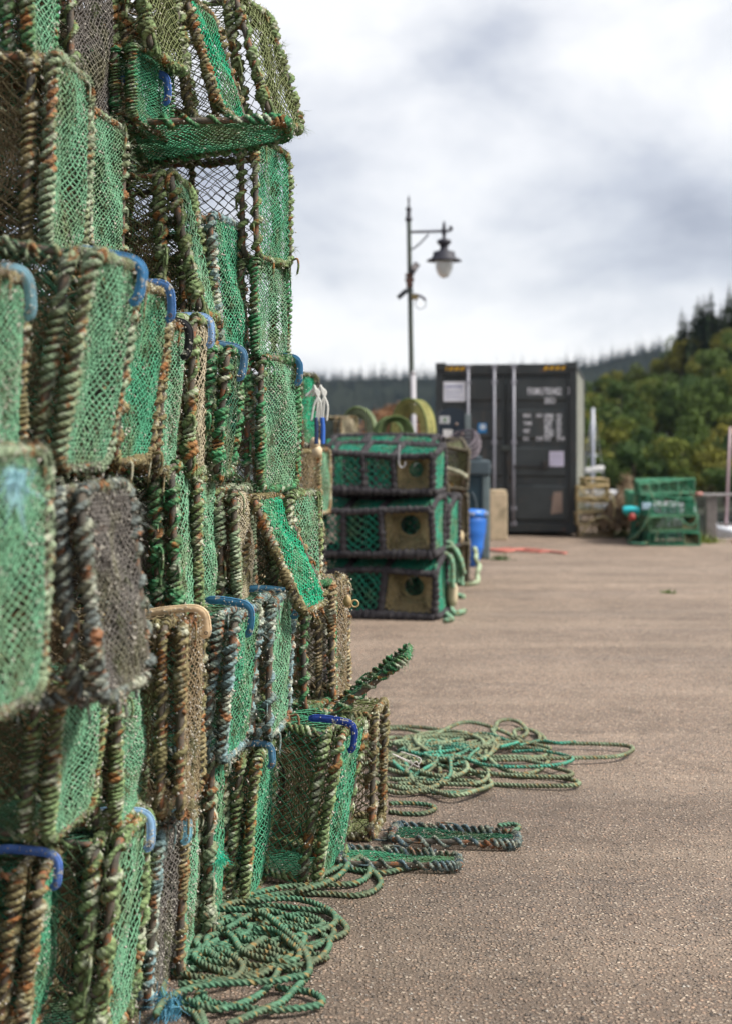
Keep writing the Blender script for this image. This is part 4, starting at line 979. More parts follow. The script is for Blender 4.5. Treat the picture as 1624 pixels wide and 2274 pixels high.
# blue drum
p=gnd(1040,1258);dr=thing('plastic_drum','bright blue plastic drum standing by the wooden crate','drum',TR(*p)@RY(R(2.5)))
m=MB();Hd=(1258-1131)/F*p.y
m.lathe([(0,0),(.075,.0),(.105,.02),(.135,.10),(.165,.22),(.172,.26),(.168,.275),(.182,.40),(.192,.46),(.188,.475),(.195,.56),(.190,.60),(.17,.635)],36);part('drum_body',m,CLEAN,dr,None,(.012,.11,.42))
m=MB();m.lathe([(.172,.632),(.188,.634),(.192,.65),(.19,.69),(.178,.70),(.172,.715),(.06,.72),(.0,.72)],36);part('drum_lid',m,CLEAN,dr,None,(.015,.14,.5))
m=MB();m.box((.135,-.12,.655),(.205,-.04,.695),bev=.008);m.box((-.03,-.2,.65),(.03,-.18,.69),bev=.006);part('lid_clip',m,CLEAN,dr,None,(.35,.42,.6))
# wooden crate
p=gnd(972,1300);wc=thing('wooden_crate','brown wooden pallet crate with an orange label behind the dark framed stack','crate',TR(p.x,p.y,0))
wd=(1024-972)/F*p.y;hc=EYE-(1058-HY)/F*p.y
WOOD=m_plain('weathered_wood',(.17,.085,.035),.8,.4,5,0,.3,.3,(.09,.06,.04))
m=MB()
for i in range(3):m.box((i*wd/3+.004,0,0),((i+1)*wd/3-.004,.03,hc),bev=.004)
for i in range(5):m.box((wd-.03,.035+i*.16,.02),(wd-.002,.185+i*.16,hc),bev=.004)
m.box((0,.83,0),(wd-.035,.86,hc));part('boards',m,WOOD,wc)
m=MB();m.box((wd+.003,-.01,0),(wd+.032,.04,hc+.01),bev=.004);m.box((-.02,.0,hc+.002),(wd+.03,.86,hc+.03),bev=.006);part('edge_batten',m,m_plain('pale_wood',(.33,.22,.17),.75,.3,6),wc)
m=MB();m.box((.01,-.006,hc-.145),(wd*.62,-.001,hc-.075));part('label',m,PAINT,wc,None,(.65,.30,.02))
loose('whitish rope trailing across the top of the wooden crate',[[at(978,1040,16.55),at(1000,1048,16.5),at(1020,1055,16.45),at(1036,1064,16.4)]],.025,(.42,.42,.32),31)
p=at(1019,1192,16.2);m=MB();m.lathe([(0,-.07),(.03,-.06),(.045,-.02),(.045,.03),(.03,.06),(0,.07)],14);fo=part('net_float',m,PAINT,None,TR(*p),(.5,.40,.24));tag(fo,'cream oval float hanging on the front of the wooden crate','float')
p=at(1003,1318,14.0);m=MB();m.lathe([(0,-.12),(.035,-.11),(.05,-.05),(.05,.05),(.03,.1),(0,.11)],14);fo=part('net_float',m,PAINT,None,TR(*p),(.5,.42,.28));tag(fo,'cream oblong float among the pale ropes near the ground','float')
m=MB();p=at(982,1000,14.9);m.box((-.02,-.02,-.07),(.03,.02,.07),bev=.015);b=part('bleach_bottle',m,CLEAN,None,TR(*p),(.04,.08,.55));tag(b,'blue plastic bottle tucked beside the top dark box creel','bottle')
# concrete post
p=gnd(1086,1200);cp=thing('concrete_post','pale buff concrete post before the container doors','post',TR(*p))
w=(1125-1086)/F*p.y;h=EYE-(1088-HY)/F*p.y
CONC=m_plain('buff_concrete',(.50,.40,.27),.85,.18,7,0,.3,.2,(.22,.19,.12),4)
m=MB();m.box((0,0,0),(w,.3,h-.05),bev=.02);m.box((.01,.01,h-.055),(w-.01,.29,h),bev=.025);part('post_body',m,CONC,cp)
m=MB();m.tube([(-.035,.1,0),(-.035,.1,h*.45),(-.03,.1,h-.03)],.035,8);part('steel_channel',m,PAINT,cp,None,(.10,.07,.045))
# red hose flat on the ground
m=MB()
for k,(a,b,c,r_) in enumerate(((1068,1165,1254,.03),(1075,1150,1200,.022),(1090,1180,1225,.018))):
    m.tube(resample(spline([gnd(a,1216+k*2,.02),gnd((a+b)/2,1224-k*3,.02),gnd(b,1219+k*3,.02),gnd(c,1228-k*2,.02)],10),.05),r_,8,ell=(.5,1.3))
tag(part('flat_hose',m,PAINT,None,None,(.52,.16,.12)),'faded red flat hose lying on the concrete before the container','hose')
def weed(label,x,y,n,rx,ry,col,seed,h=.06):
    r_=np.random.default_rng(seed);c=np.array(gnd(x,y,.0));C=c+np.stack([r_.normal(0,rx,n),r_.normal(0,ry,n),0*np.arange(n)],1);m=MB();m.hairs(C,np.tile((0,0,1.),(n,1)),h,.006,r_)
    return tag(part('grass_tuft',m,PAINT,None,None,col),label,'weed')
weed('dark green weed tuft in the concrete before the red hose',1112,1243,160,.07,.10,(.07,.11,.035),1)
weed('small bright weed far out on the open concrete',1482,1317,60,.03,.05,(.10,.16,.03),2,.04)
weed('yellow-green grass clump at the foot of the railing post',1563,1205,260,.10,.10,(.16,.2,.03),3,.13)
weed('yellow-green grass between the tan creels and the green pile',1383,1192,160,.06,.10,(.12,.17,.03),4,.16)
# ---------------------------------------------------------------- right hand piles
GT='tan creels beside the container'
TAN=(.36,.28,.16)
def rb(label,x0,x1,yb,yt,d,D,fc,nc,eye,bays,group,seed,yaw=0,fr=.011,cell=.06):
    p=at(x0,yb,d);W=(x1-x0)/F*d;H=(yb-yt)/F*d
    q_=random.Random(seed);return box_creel(label,TR(*p)@RZ(R(yaw+q_.uniform(-5,5)))@RY(R(q_.uniform(-2.5,2.5))),W,D,H*.93,H*.07,bays,fc,nc,nc,eye,group,seed,fr,cell,.0042,tuple(.3*c for c in nc),warp=.02)  # back net takes a darkened net colour, shading the inside by paint
rb('lowest tan creel beside the container',1283,1358,1193.5,1166,24.4,.5,TAN,(.25,.17,.08),(.3,.2,.1),(.5,.5),GT,41)
rb('second tan creel beside the container',1281,1358,1166,1139,24.4,.5,(.45,.36,.22),(.33,.24,.12),(.36,.26,.13),(.5,.5),GT,42)
rb('third tan creel beside the container, greenish net',1279,1357,1138,1110,24.4,.5,TAN,(.27,.25,.11),None,(.5,.5),GT,43)
rb('top tan creel beside the container, straw coloured net',1280,1354,1109,1078,24.45,.5,(.44,.32,.15),(.42,.33,.16),None,(.5,.5),GT,44,2)
rb('tan creel lying crossways on the top of the tan creels',1300,1352,1078,1062,24.6,.4,TAN,(.36,.29,.13),None,(.5,.5),GT,45,8)
# brown net heap
r_=np.random.default_rng(6);nh=thing('net_heap','brown heap of old netting slumped against the tan creels','net heap',TR(*at(1382,1165,24.2)))
m=MB();n=40;t=np.linspace(0,2*PI,n);s_=np.linspace(0,1,22);Tt,Ss=np.meshgrid(t,s_);f=wob(r_,6,3.);g=wob(r_,6,9.)
rad=(1-Ss**1.6)*(.30+.05*f(Tt,Ss*3)+.03*g(Tt*1.5,Ss*8));top=.82
m.grid(rad*np.cos(Tt)+.08*Ss,rad*np.sin(Tt)*.9+.1,-.05+top*Ss+.05*g(Tt,Ss*5)*(1-Ss));part('netting',m,FRAME,nh,None,(.17,.12,.075))
m=MB();k=600;i=r_.integers(0,22,k);j=r_.integers(0,n,k);C=np.stack([(rad*np.cos(Tt)+.08*Ss)[i,j],(rad*np.sin(Tt)*.9+.1)[i,j],(-.05+top*Ss)[i,j]],1);m.hairs(C,np.stack([np.cos(t[j]),np.sin(t[j]),0*t[j]],1),.09,.006,r_);part('loose_mesh',m,PAINT,nh,None,(.22,.16,.09))
for k in range(1):rb('olive creel carrying the brown net heap',1362,1402,1194,1150,24.3,.5,(.09,.10,.05),(.07,.13,.06),None,(.5,.5),'green creels in the right hand pile',49)
GG='green creels in the right hand pile';GF=(.035,.15,.085);GN=(.025,.17,.09)
rb('lowest green creel of the right hand pile',1442,1552,1213,1183,22.6,.55,GF,GN,(.20,.20,.11),(.34,.34,.32),GG,51)
rb('second green creel of the right hand pile, brownish eyes',1441,1550,1182,1148,22.65,.55,(.07,.15,.08),(.08,.16,.075),(.22,.19,.10),(.34,.34,.32),GG,52)
rb('third green creel of the right hand pile, bright mint top net',1432,1543,1147,1100,22.8,.55,(.06,.24,.14),(.04,.30,.18),None,(.34,.34,.32),GG,53,2)
rb('topmost green creel of the right hand pile set a little askew',1424,1538,1100,1070,22.9,.5,(.09,.27,.16),(.035,.2,.11),None,(.34,.34,.32),GG,54,-4)
rb('green creel behind the left end of the right hand pile',1408,1450,1206,1150,23.4,.5,GF,(.04,.16,.1),None,(.5,.5),GG,55)
rb('mint creel on the left end of the right hand pile',1404,1446,1149,1090,23.5,.5,(.08,.25,.15),(.07,.28,.17),None,(.5,.5),GG,56)
o=box_creel('dark green creel leaning on edge against the right hand pile',TR(*gnd(1398,1203))@RY(R(38)),.12,.5,.55,.02,(.5,.5),(.05,.09,.06),(.03,.14,.08),(.03,.14,.08),None,GG,57,.016)
o=box_creel('green creel propped on the railing side of the right hand pile',TR(*at(1538,1212,22.9))@RY(-R(6)),.10,.5,.46,.02,(.5,.5),(.06,.18,.11),(.06,.22,.13),(.06,.22,.13),None,GG,58,.016)
m=MB();p=at(1405,1133,22.9);m.tube(spline([(-.16,0,0),(-.05,0,.01),(.10,0,-.01)],8),np.array([.03]+[.055]*14+[.035,.02]),12);fo=part('net_float',m,CLEAN,None,TR(*p),(.01,.40,.44));tag(fo,'turquoise long float lying between the tan creels and the green pile','float')
m=MB();p=at(1402,1148,22.85);m.lathe([(0,-.06),(.04,-.05),(.055,0),(.04,.05),(0,.06)],14);fo=part('net_float',m,CLEAN,None,TR(*p),(.38,.05,.04));tag(fo,'small red float below the turquoise one','float')
m=MB();p=at(1434,1124,22.7);m.box((-.07,-.02,-.05),(.07,.02,.05),bev=.015);fo=part('plastic_tag',m,CLEAN,None,TR(*p),(.35,.5,.6));tag(fo,'pale blue plastic sheet scrap on the green pile','plastic scrap')
loose('green ropes draped in slack loops over the right hand green pile',[A_([(1436,1078,22.7),(1450,1110,22.5),(1470,1128,22.45),(1500,1112,22.5),(1520,1085,22.6),(1536,1100,22.5),(1546,1150,22.5),(1530,1168,22.45),(1500,1150,22.45),(1470,1165,22.45),(1452,1200,22.45)])],.010,(.07,.26,.16),61)
loose('straw coloured ropes slung over the tan creels',[A_([(1284,1082,24.2),(1300,1100,24.1),(1325,1112,24.1),(1350,1095,24.2),(1362,1120,24.1),(1358,1160,24.1),(1340,1150,24.1),(1310,1160,24.1),(1290,1188,24.1)])],.016,(.36,.30,.17),62)
loose('dark green net rope trailing from the green pile to the ground',[A_([(1445,1130,22.6),(1430,1165,22.5)])[:1]+[at(1430,1165,22.5),at(1412,1190,22.6),gnd(1395,1207,.02),gnd(1420,1211,.02),gnd(1440,1208,.02)]],.02,(.03,.16,.10),63)
# railing
d=23.5;rl=thing('quay_railing','weathered grey railing along the quay edge at the right','railing',TR(*at(1560,1200,d)))
z0=-(1200-1200)/F*d
def rx(x):return (x-1560)/F*d
def rz(y):return (1200-y)/F*d
GREY=m_plain('weathered_post',(.19,.165,.16),.85,.3,9,0,.3)
for xa,xb in ((1565,1589),(1702,1726)):
    m=MB();m.box((rx(xa),-.05,rz(1206)),(rx(xb),.10,rz(1101)),bev=.012);part('post',m,GREY,rl)
m=MB();m.box((rx(1549),-.085,rz(1101)),(rx(1740),-.053,rz(1095)),bev=.008);part('top_rail',m,m_plain('galvanised_rail',(.36,.34,.34),.6,.2,9,.2),rl)
m=MB();m.tube([(rx(1540),-.07,rz(1096)),(rx(1556),-.07,rz(1097))],.03,8);part('rail_end',m,PAINT,rl,None,(.45,.2,.17))
m=MB();m.box((rx(1592),.0,rz(1168)),(rx(1740),.03,rz(1163)),bev=.008);part('low_rail',m,GREY,rl)
m=MB();m.box((rx(1620),-.3,rz(1213)),(rx(1760),.05,rz(1200)),bev=.02);tag(part('timber_kerb',m,WOOD,None,TR(*at(1560,1200,d))),'dark timber kerb baulk at the railing foot on the right edge','kerb')
# moored boat by the quay with pink mast
d=30.0;bt=thing('moored_boat','white moored boat behind the railing with a tall pinkish mast','boat',TR(*at(1650,1180,d)))
def bx(x):return (x-1650)/F*d
def bz(y):return (1180-y)/F*d
m=MB();m.box((bx(1594),-1.2,bz(1200)),(bx(1790),1.2,bz(1170)),bev=.06);part('cabin',m,CLEAN,bt,None,(.62,.64,.68))
L=np.linspace(0,1,14);hull=[];prof=[(0,-1.0),(.6,-.9),(1.0,-.3),(1.1,.25)]
X=[];Y=[];Z=[]
for l in L:
    tt=math.sin(PI*min(1,.25+.75*l))**.5 if l<.99 else .05
    for sg_ in (1,):
        row=[(1.5*tt*w_,z_) for w_,z_ in prof]
    full=[(-a_,z_) for a_,z_ in reversed(row)]+row[1:]
    X.append([bx(1560)+l*5.5]*len(full));Y.append([a_ for a_,_ in full]);Z.append([bz(1207)-.35+z_ for _,z_ in full])
m.__init__();m.grid(np.array(X),np.array(Y),np.array(Z));m.box((bx(1580),-1.2,bz(1207)-.25),(bx(1560)+5.1,1.2,bz(1207)-.15));part('hull',m,CLEAN,bt,None,(.55,.57,.6))
m=MB();m.tube([(bx(1611),0,bz(1172)),(bx(1615),0,bz(1060)),(bx(1620),0,bz(948))],[.032,.028,.024],10);part('mast',m,CLEAN,bt,None,(.42,.30,.32))
m=MB();c=np.array([bx(1611),-1.204,bz(1183)]);m.box((bx(1606),-1.206,bz(1189)),(bx(1616),-1.2,bz(1178)),bev=.002);part('blue_mark',m,CLEAN,bt,None,(.03,.16,.5))
# sailing yacht far behind
d=58.0;yt=thing('sailing_yacht','sailing yacht moored beyond the container, only mast and furled boom showing','boat',TR(*at(1315,1090,d)))
def yx(x):return (x-1315)/F*d
def yz(y):return (1090-y)/F*d
m=MB();m.tube([(0,0,yz(1110)),(0,0,yz(1000)),(0,0,yz(906))],[.075,.07,.06],10);part('mast',m,CLEAN,yt,None,(.45,.47,.53))
m=MB();m.tube([(yx(1303),0,yz(1012)),(yx(1315),0,yz(1010)),(yx(1325),0,yz(1012))],.03,6);part('spreader',m,CLEAN,yt,None,(.45,.47,.5))
m=MB()
for a_ in ((1298,1050),(1303,1012),(1292,1075)):m.tube([(yx(a_[0]),0,yz(a_[1])),(yx((a_[0]+1314)/2),0,yz((a_[1]+915)/2)),(yx(1314),0,yz(912))],.016,5)
m.tube([(yx(1345),.4,yz(1075)),(yx(1330),.2,yz(990)),(yx(1316),0,yz(912))],.012,5);part('stay',m,CLEAN,yt,None,(.3,.31,.32))
m=MB();m.tube(spline([(yx(1298),0,yz(1046)),(yx(1310),0,yz(1044)),(yx(1330),0,yz(1041)),(yx(1338),0,yz(1043))],8),.12,9);part('furled_sail',m,PAINT,yt,None,(.55,.54,.52))
m=MB();X=[];Y=[];Z=[]
for l in np.linspace(0,1,16):
    b=1.35*math.sin(PI*(.08+.84*l))**.7;row=[(-b,.0),(-b*.95,-.5),(-b*.5,-1.1),(0,-1.3),(b*.5,-1.1),(b*.95,-.5),(b,0)]
    X.append([-3.6+7.4*l]*7);Y.append([r0 for r0,_ in row]);Z.append([yz(1118)+z0 for _,z0 in row])
m.grid(np.array(X),np.array(Y),np.array(Z));m.box((-3.2,-1.1,yz(1118)-.1),(3.3,1.1,yz(1118)+.02),bev=.02);part('hull',m,CLEAN,yt,None,(.6,.61,.63))
m=MB();m.box((-1.6,-.7,yz(1118)+.02),(1.5,.7,yz(1118)+.5),bev=.12);part('cabin',m,CLEAN,yt,None,(.5,.5,.5))
# ---------------------------------------------------------------- ground, water, hills
def struct(name,mb,mat):
    o=part(name,mb,mat,None);o['kind']='structure';return o
m=MB();out=[(-70,-12),(40,-12),(40,24.2),(9.0,24.2),(4.6,24.2),(4.6,48),(-70,48)];k=len(out)
V=[(x,y,0) for x,y in out]+[(x,y,-5) for x,y in out]
bm_q=[[i,k+i,k+(i+1)%k,(i+1)%k] for i in range(k)]
m.add(V,bm_q,smooth=False)
m.add([(-70,-12,0),(40,-12,0),(40,24.2,0),(4.6,24.2,0),(-70,24.2,0),(4.6,48,0),(-70,48,0)],[[4,3,5,6]],None,smooth=False)
m.add([(-70,-12,0),(40,-12,0),(40,24.2,0),(4.6,24.2,0),(-70,24.2,0)],None,[[0,1,2],[0,2,3],[0,3,4]],smooth=False)
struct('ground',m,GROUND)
s=NT('loch_water');v=s.pos();mp=s.n('ShaderNodeMapping');mp.inputs['Scale'].default_value=(.9,2.2,1);s.l(v,mp.inputs[0]);s.bump(s.noise(1.2,4,.6,mp.outputs[0]),.35,.08)
WATER=s.fin((.018,.026,.03),.08,0,.5)
m=MB();m.grid(*[np.array(a) for a in np.meshgrid([-900.,-200,0,60,300,900],[-60.,20,60,120,400,1500],indexing='ij')],np.full((6,6),-3.0));struct('water',m,WATER)
SOIL=m_plain('hill_soil',(.022,.026,.012),.95,.4,.2)
def sst(t):
    t=np.clip(t,0,1);return t*t*(3-2*t)
rgn=np.random.default_rng(12);hw=wob(rgn,6,.08);hw2=wob(rgn,6,.25)
def hz(x,y):
    x=np.asarray(x,float);y=np.asarray(y,float)
    Hc=np.interp(x,[5,20,26,34,43,55,70,120],[0.0,.6,3.0,7.2,11.4,15.6,21,32])
    return -3.1+(Hc+1)*sst((y-70-.2*np.maximum(0,40-x))/112)+.5*hw2(x,y)*sst((y-74)/20)
gx=np.linspace(2,150,75);gy=np.linspace(68,260,80);X,Y=np.meshgrid(gx,gy,indexing='ij')
m=MB();m.grid(X,Y,hz(X,Y));struct('hillside',m,SOIL)
fw=wob(rgn,6,.012);fw2=wob(rgn,6,.04)
def fz(x,y):
    base=np.interp(x,[-700,-250,-20,60,130,170,215,300,700],[36,36,37,39,47,57,44,64,90])
    return -3.2+(base-2)*sst((y-560)/330)+1.6*fw2(x,y*.6)*sst((y-600)/100)
gx=np.linspace(-700,700,90);gy=np.linspace(560,1300,50);X,Y=np.meshgrid(gx,gy,indexing='ij')
FSOIL=m_plain('far_hill_soil',(.02,.025,.02),.95,.4,.02,spec=.0)
m=MB();m.grid(X,Y,fz(X,Y));struct('far_hills',m,FSOIL)
# ---------------------------------------------------------------- trees
BARK=m_plain('bark',(.07,.05,.035),.9,.3,6)
LEAF=m_leaf('broad_leaf',(.034,.070,.016),(.078,.118,.020),(.19,.17,.024))
NEEDLE=m_leaf('needle',(.026,.046,.022),(.034,.058,.026),(.046,.066,.028))
def broad(seed,h=5.2):
    r=np.random.default_rng(seed);m=MB();C=[];ra=[]
    for i in range(13):
        a=r.uniform(0,2*PI);t=r.uniform(0,1);z=h*(.28+.58*t);rr=h*.34*math.sin(PI*(.22+.68*t))*r.uniform(.5,1)
        C.append((rr*math.cos(a),rr*math.sin(a),z));ra.append(h*r.uniform(.11,.2))
    C=np.array(C);ra=np.array(ra);n=2600
    k=r.integers(0,len(C),n);d=r.normal(0,1,(n,3));d/=np.linalg.norm(d,axis=1)[:,None];P=C[k]+d*(ra[k]*r.uniform(.55,1.12,n)**.6)[:,None]*np.array([1,1,.8])
    nrm=d+r.normal(0,.7,(n,3));nrm/=np.linalg.norm(nrm,axis=1)[:,None]
    t1=np.cross(nrm,r.normal(0,1,(n,3)));t1/=np.linalg.norm(t1,axis=1)[:,None];t2=np.cross(nrm,t1)
    s_=r.uniform(.07,.17,n)[:,None]*h/5
    V=np.stack([P-t1*s_,P-t2*s_*.6,P+t1*s_,P+t2*s_*.6],1)
    m.add(V.reshape(-1,3),np.arange(n*4).reshape(-1,4),smooth=False)
    crown=m.mesh('crown',[LEAF]);m=MB()
    m.tube(spline([(0,0,-1.0),(.05,0,h*.2),(0,.06,h*.5),(.04,0,h*.8)],6),np.linspace(h*.03,h*.008,19),7)
    for i in range(7):
        c=C[r.integers(0,len(C))];z=h*r.uniform(.2,.5);m.tube(spline([(0,0,z),tuple((np.array([0,0,z])+c)/2+r.normal(0,.1,3)),tuple(c)],5),np.linspace(h*.012,.01,11),5)
    return crown,m.mesh('trunk',[BARK])
def conifer_geo(m,r,h,wid,nl,nb,base=(0,0,0),strips=2,skip=0.0):
    b=np.array(base,float);A=[]
    for i in range(nl):
        t=(i+r.uniform(0,.6))/nl;z=h*(.10+.88*t);L=wid*(1-t)**.85*r.uniform(.75,1.15)+.03*h*.3
        for j in range(nb):
            if r.random()<skip:continue
            a=2*PI*(j+r.uniform(0,.8))/nb;l=L*r.uniform(.65,1.15);d=np.array([math.cos(a),math.sin(a),-.28-.25*(1-t)]);s_=np.array([-math.sin(a),math.cos(a),0])
            w=l*.30;o=b+np.array([0,0,z])
            for q in range(strips):
                tw=s_*math.cos(q*1.3)+np.array([0,0,1])*math.sin(q*1.3)
                A.append([o,o+d*l*.5+tw*w*.5,o+d*l,o+d*l*.5-tw*w*.5])
    A=np.array(A).reshape(-1,3);m.add(A,np.arange(len(A)).reshape(-1,4),smooth=False)
def conifer(seed,h=8.0):
    r=np.random.default_rng(seed);m=MB();conifer_geo(m,r,h,h*.25,34,10,skip=.12,strips=3);cr_=m.mesh('crown',[NEEDLE]);m=MB();m.tube([(0,0,-.8),(0,0,h*.5),(0,0,h*.99)],[h*.022,h*.014,.01],7);return cr_,m.mesh('trunk',[BARK])
BRO=[broad(100+i) for i in range(5)];CON=[conifer(200+i) for i in range(4)]
rn=random.Random(77)
def tree(kind,x,y,sc,label,group):
    z=float(hz(x,y));M=TR(x,y,z-.1)@RZ(rn.uniform(0,6.28))@SCL(sc*rn.uniform(.85,1.2),sc*rn.uniform(.85,1.2),sc*rn.uniform(.95,1.35))
    c,t=(BRO if kind=='b' else CON)[rn.randrange(5 if kind=='b' else 4)]
    o=thing('broadleaf_tree' if kind=='b' else 'conifer_tree',label,'tree',M,group);link('trunk',t,o);link('crown',c,o)
n=0;y=74.0
GBt='broadleaf trees covering the right hand hillside'
while y<196:
    x0=y*(470/F)-2.5;x=x0+rn.uniform(0,2)
    while x<y*(830/F)+2.5:
        if n<297 and hz(x,y)>-2.9:
            tree('b',x+rn.uniform(-1,1),y+rn.uniform(-1.5,1.5),rn.uniform(.62,1.15)*min(1.05,max(.5,y/140)),'green-gold broadleaf tree in the close wood on the right hand hillside',GBt);n+=1
        x+=rn.uniform(1.8,2.8)*min(1.25,max(.6,y/135))
    y+=5.6*min(1.2,max(.65,y/140))
CONP=[(1512,1.2),(1535,1.1),(1549,1.3),(1577,1.25),(1600,.95),(1618,1.1),(1634,1.15),(1522,.95),(1562,1.1),(1590,.8)]
for px,sc in CONP:
    yy=180+rn.uniform(-4,8);xx=(px-CX)/F*yy
    tree('c',xx,yy,sc*1.0,'dark conifer standing above the broadleaf wood on the right hand crest','conifers on the right hand crest')
# the far wood reads as one mass
r=np.random.default_rng(31);m=MB();cnt=0
for i in range(2600):
    yy=r.uniform(640,915) if i<1700 else r.uniform(860,920);xx=r.uniform(-.09,.235)*yy
    zt=float(fz(xx,yy));h=r.uniform(4,11)*(1.5 if r.random()<.10 else 1)
    conifer_geo(m,r,h,h*.2,8,6,(xx,yy,zt-.5),strips=1)
FAR=m_plain('far_needle',(.014,.024,.026),.95,.5,.03,spec=.0)
tag(part('far_wood',m,FAR,None),'dense dark conifer plantation covering the far hills','forest',kind='stuff')
# low autumn scrub behind the pile
bsh=thing('autumn_shrub','russet autumn shrub behind the arched creels and the lamp post','shrub',TR(*at(880,965,40))@TR(0,0,-1.5))
r=np.random.default_rng(14);m=MB();nn=2600;C=np.stack([r.normal(0,.55,nn),r.normal(0,.5,nn),1.2+1.15*r.beta(2,2,nn)],1);C[:,2]-=.6*(C[:,0]/.9)**2*.6
m.hairs(C,r.normal(0,1,(nn,3)),.10,.03,r);part('crown',m,m_plain('russet_leaf',(.20,.10,.045),.9,.5,2),bsh)
m=MB()
for i in range(14):m.tube(spline([(r.normal(0,.15),r.normal(0,.1),-.2),(r.normal(0,.3),r.normal(0,.3),1.0),(r.normal(0,.5),r.normal(0,.4),2.0)],6),np.linspace(.03,.008,13),5)
part('stems',m,BARK,bsh)
# loose grit on the quay, nobody could count it
r=np.random.default_rng(55);m=MB();nn=15000
yy=3.9+9*r.random(nn)**1.7;xx=-.9+r.random(nn)*(yy*.27+1.0)
C=np.stack([xx,yy,np.full(nn,.0008)],1);m.blobs(C,r.choice([.0035,.005,.0075],nn,p=[.55,.35,.1]),r,flat=(1,1,.5))
s=NT('loose_grit');vo=s.n('ShaderNodeTexVoronoi');vo.inputs['Scale'].default_value=60;s.l(s.pos(),vo.inputs['Vector']);hs_=s.n('ShaderNodeSeparateColor');s.l(vo.outputs['Color'],hs_.inputs[0])
GRIT=s.fin(s.ramp(hs_.outputs[0],[(0,(.07,.06,.055)),(.3,(.2,.16,.13)),(.6,(.3,.22,.17)),(.8,(.24,.21,.19)),(1,(.48,.44,.38))]),.8,0,.3)
o=part('grit',m,GRIT,None);tag(o,'loose stone grit scattered over the concrete quay','grit',kind='stuff')
# ---------------------------------------------------------------- light, air, camera
SUN_EL,SUN_AZ=R(48),R(103)     # azimuth measured from +Y towards +X
w=bpy.data.worlds.new('World');SC.world=w;w.use_nodes=True;nt=w.node_tree;nt.nodes.clear()
def N(t,**k):
    x=nt.nodes.new(t)
    for a,b in k.items():setattr(x,a,b)
    return x
L=nt.links.new
CL_A=(3.1,7.7,0.2)
outp=N('ShaderNodeOutputWorld');bg=N('ShaderNodeBackground');bg.inputs['Strength'].default_value=.1;L(bg.outputs[0],outp.inputs[0])
sky=N('ShaderNodeTexSky',sky_type='NISHITA');sky.sun_disc=False;sky.sun_elevation=SUN_EL;sky.sun_rotation=SUN_AZ
tc=N('ShaderNodeTexCoord');sp=N('ShaderNodeSeparateXYZ');L(tc.outputs['Generated'],sp.inputs[0])
def M_(op,a,b=None,c=None):
    x=N('ShaderNodeMath',operation=op)
    for i,v in enumerate((a,b,c)):
        if v is None:continue
        if hasattr(v,'is_output'):L(v,x.inputs[i])
        else:x.inputs[i].default_value=v
    return x.outputs[0]
zc=M_('ADD',M_('MAXIMUM',sp.outputs[2],0.0),.14)
cb=N('ShaderNodeCombineXYZ');L(M_('DIVIDE',sp.outputs[0],zc),cb.inputs[0]);L(M_('DIVIDE',sp.outputs[1],zc),cb.inputs[1])
def noise(vec,scale,off,detail=6,rough=.55,dist=.3,stretch=(1,1,1)):
    mp=N('ShaderNodeMapping');mp.inputs['Location'].default_value=off;mp.inputs['Scale'].default_value=stretch;L(vec,mp.inputs[0])
    x=N('ShaderNodeTexNoise');x.inputs['Scale'].default_value=scale;x.inputs['Detail'].default_value=detail;x.inputs['Roughness'].default_value=rough;x.inputs['Distortion'].default_value=dist
    L(mp.outputs[0],x.inputs['Vector']);return x.outputs['Fac']
def ramp(f,st):
    x=N('ShaderNodeValToRGB');e=x.color_ramp.elements
    while len(e)<len(st):e.new(.5)
    for i,(p,c) in enumerate(st):
        e[i].position=p;e[i].color=(*((c,c,c) if not hasattr(c,'__len__') else c),1)
    L(f,x.inputs[0]);return x.outputs[0]
g=tc.outputs['Generated']
n0=noise(g,3.2,(2.3,1.1,.4),3,.5,.5,(1,1,2.2))
n1=noise(g,4.6,CL_A,8,.53,.2,(1,1,1.8));n2=noise(g,20.0,(1.3,5.1,2.2),5,.6,.3,(1,1,1.7))
ez=M_('ADD',sp.outputs[2],M_('MULTIPLY',M_('SUBTRACT',n0,.5),.10))
band=ramp(M_('MULTIPLY',ez,2.0),[(.0,.50),(.075,.52),(.13,.64),(.215,.34),(.30,.40),(.40,.58),(.56,.56),(.9,.48)])
side=M_('MULTIPLY',sp.outputs[0],.25)
f=M_('ADD',M_('ADD',M_('ADD',M_('MULTIPLY',n1,.86),-.12),M_('ADD',M_('MULTIPLY',n2,.07),.05)),M_('ADD',M_('MULTIPLY',band,.40),-.055))
hi=M_('MULTIPLY',side,M_('SUBTRACT',M_('MULTIPLY',ez,9.0),1.0))
f=M_('ADD',f,hi)
cl=ramp(f,[(.33,(.17,.183,.222)),(.45,(.27,.284,.32)),(.545,(.375,.382,.402)),(.64,(.46,.46,.465))])
sc=N('ShaderNodeVectorMath',operation='SCALE');L(cl,sc.inputs[0]);sc.inputs['Scale'].default_value=10.0
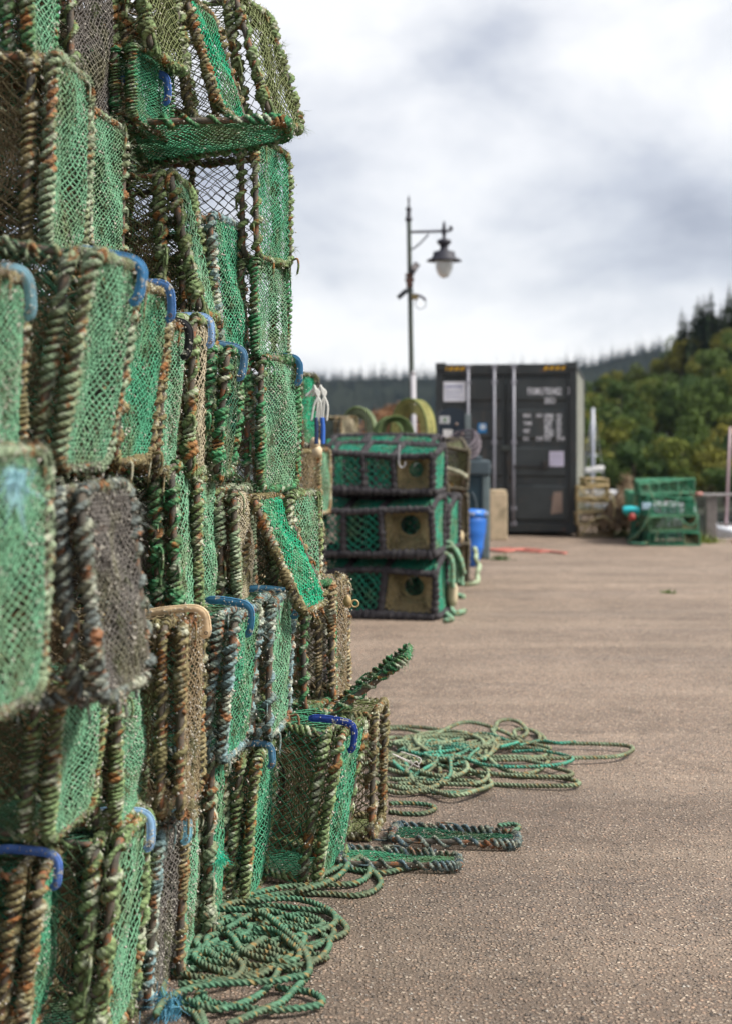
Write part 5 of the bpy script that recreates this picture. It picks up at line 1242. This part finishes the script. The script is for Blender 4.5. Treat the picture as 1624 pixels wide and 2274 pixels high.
mx=N('ShaderNodeMix',data_type='RGBA');mx.inputs[0].default_value=.93;L(sky.outputs[0],mx.inputs[6]);L(sc.outputs[0],mx.inputs[7]);L(mx.outputs[2],bg.inputs[0])
sd=bpy.data.lights.new('sun','SUN');sd.energy=2.8;sd.angle=R(16);sd.color=(1,.96,.9)
so=bpy.data.objects.new('sun',sd);COL.objects.link(so)
dv=Vector((math.sin(SUN_AZ)*math.cos(SUN_EL),math.cos(SUN_AZ)*math.cos(SUN_EL),math.sin(SUN_EL)))
so.rotation_euler=dv.to_track_quat('Z','Y').to_euler();so.location=dv*60
# haze
if HAZE:
    hm=bpy.data.materials.new('haze_air');hm.use_nodes=True;t=hm.node_tree;t.nodes.clear();o_=t.nodes.new('ShaderNodeOutputMaterial');pv=t.nodes.new('ShaderNodeVolumePrincipled')
    pv.inputs['Color'].default_value=(.66,.78,.98,1);pv.inputs['Density'].default_value=HAZE;pv.inputs['Anisotropy'].default_value=.2;t.links.new(pv.outputs[0],o_.inputs['Volume'])
    m=MB();m.box((-950,-70,-6.5),(950,1550,125));o=part('haze',m,hm,None);tag(o,'thin grey-blue damp air over the loch and hills','haze',kind='stuff')
cd=bpy.data.cameras.new('camera');cam=bpy.data.objects.new('camera',cd);COL.objects.link(cam);SC.camera=cam
cam.location=(0,0,EYE);cam.rotation_euler=(PI/2,0,0);cd.sensor_fit='HORIZONTAL';cd.sensor_width=24;cd.lens=F/1624*24;cd.shift_y=-(1137-HY)/1624
cd.clip_start=.05;cd.clip_end=5000;cd.dof.use_dof=True;cd.dof.focus_distance=5.55;cd.dof.aperture_fstop=2.4
SC.view_settings.view_transform='Standard';SC.view_settings.look='None';SC.view_settings.exposure=EXPO;SC.view_settings.gamma=1
SC.render.engine='CYCLES';c=SC.cycles
c.max_bounces=5;c.diffuse_bounces=3;c.glossy_bounces=2;c.transmission_bounces=3;c.volume_bounces=0;c.transparent_max_bounces=4;c.caustics_reflective=False;c.caustics_refractive=False
c.use_denoising=True;c.use_adaptive_sampling=True;c.adaptive_threshold=.015;c.sample_clamp_indirect=6
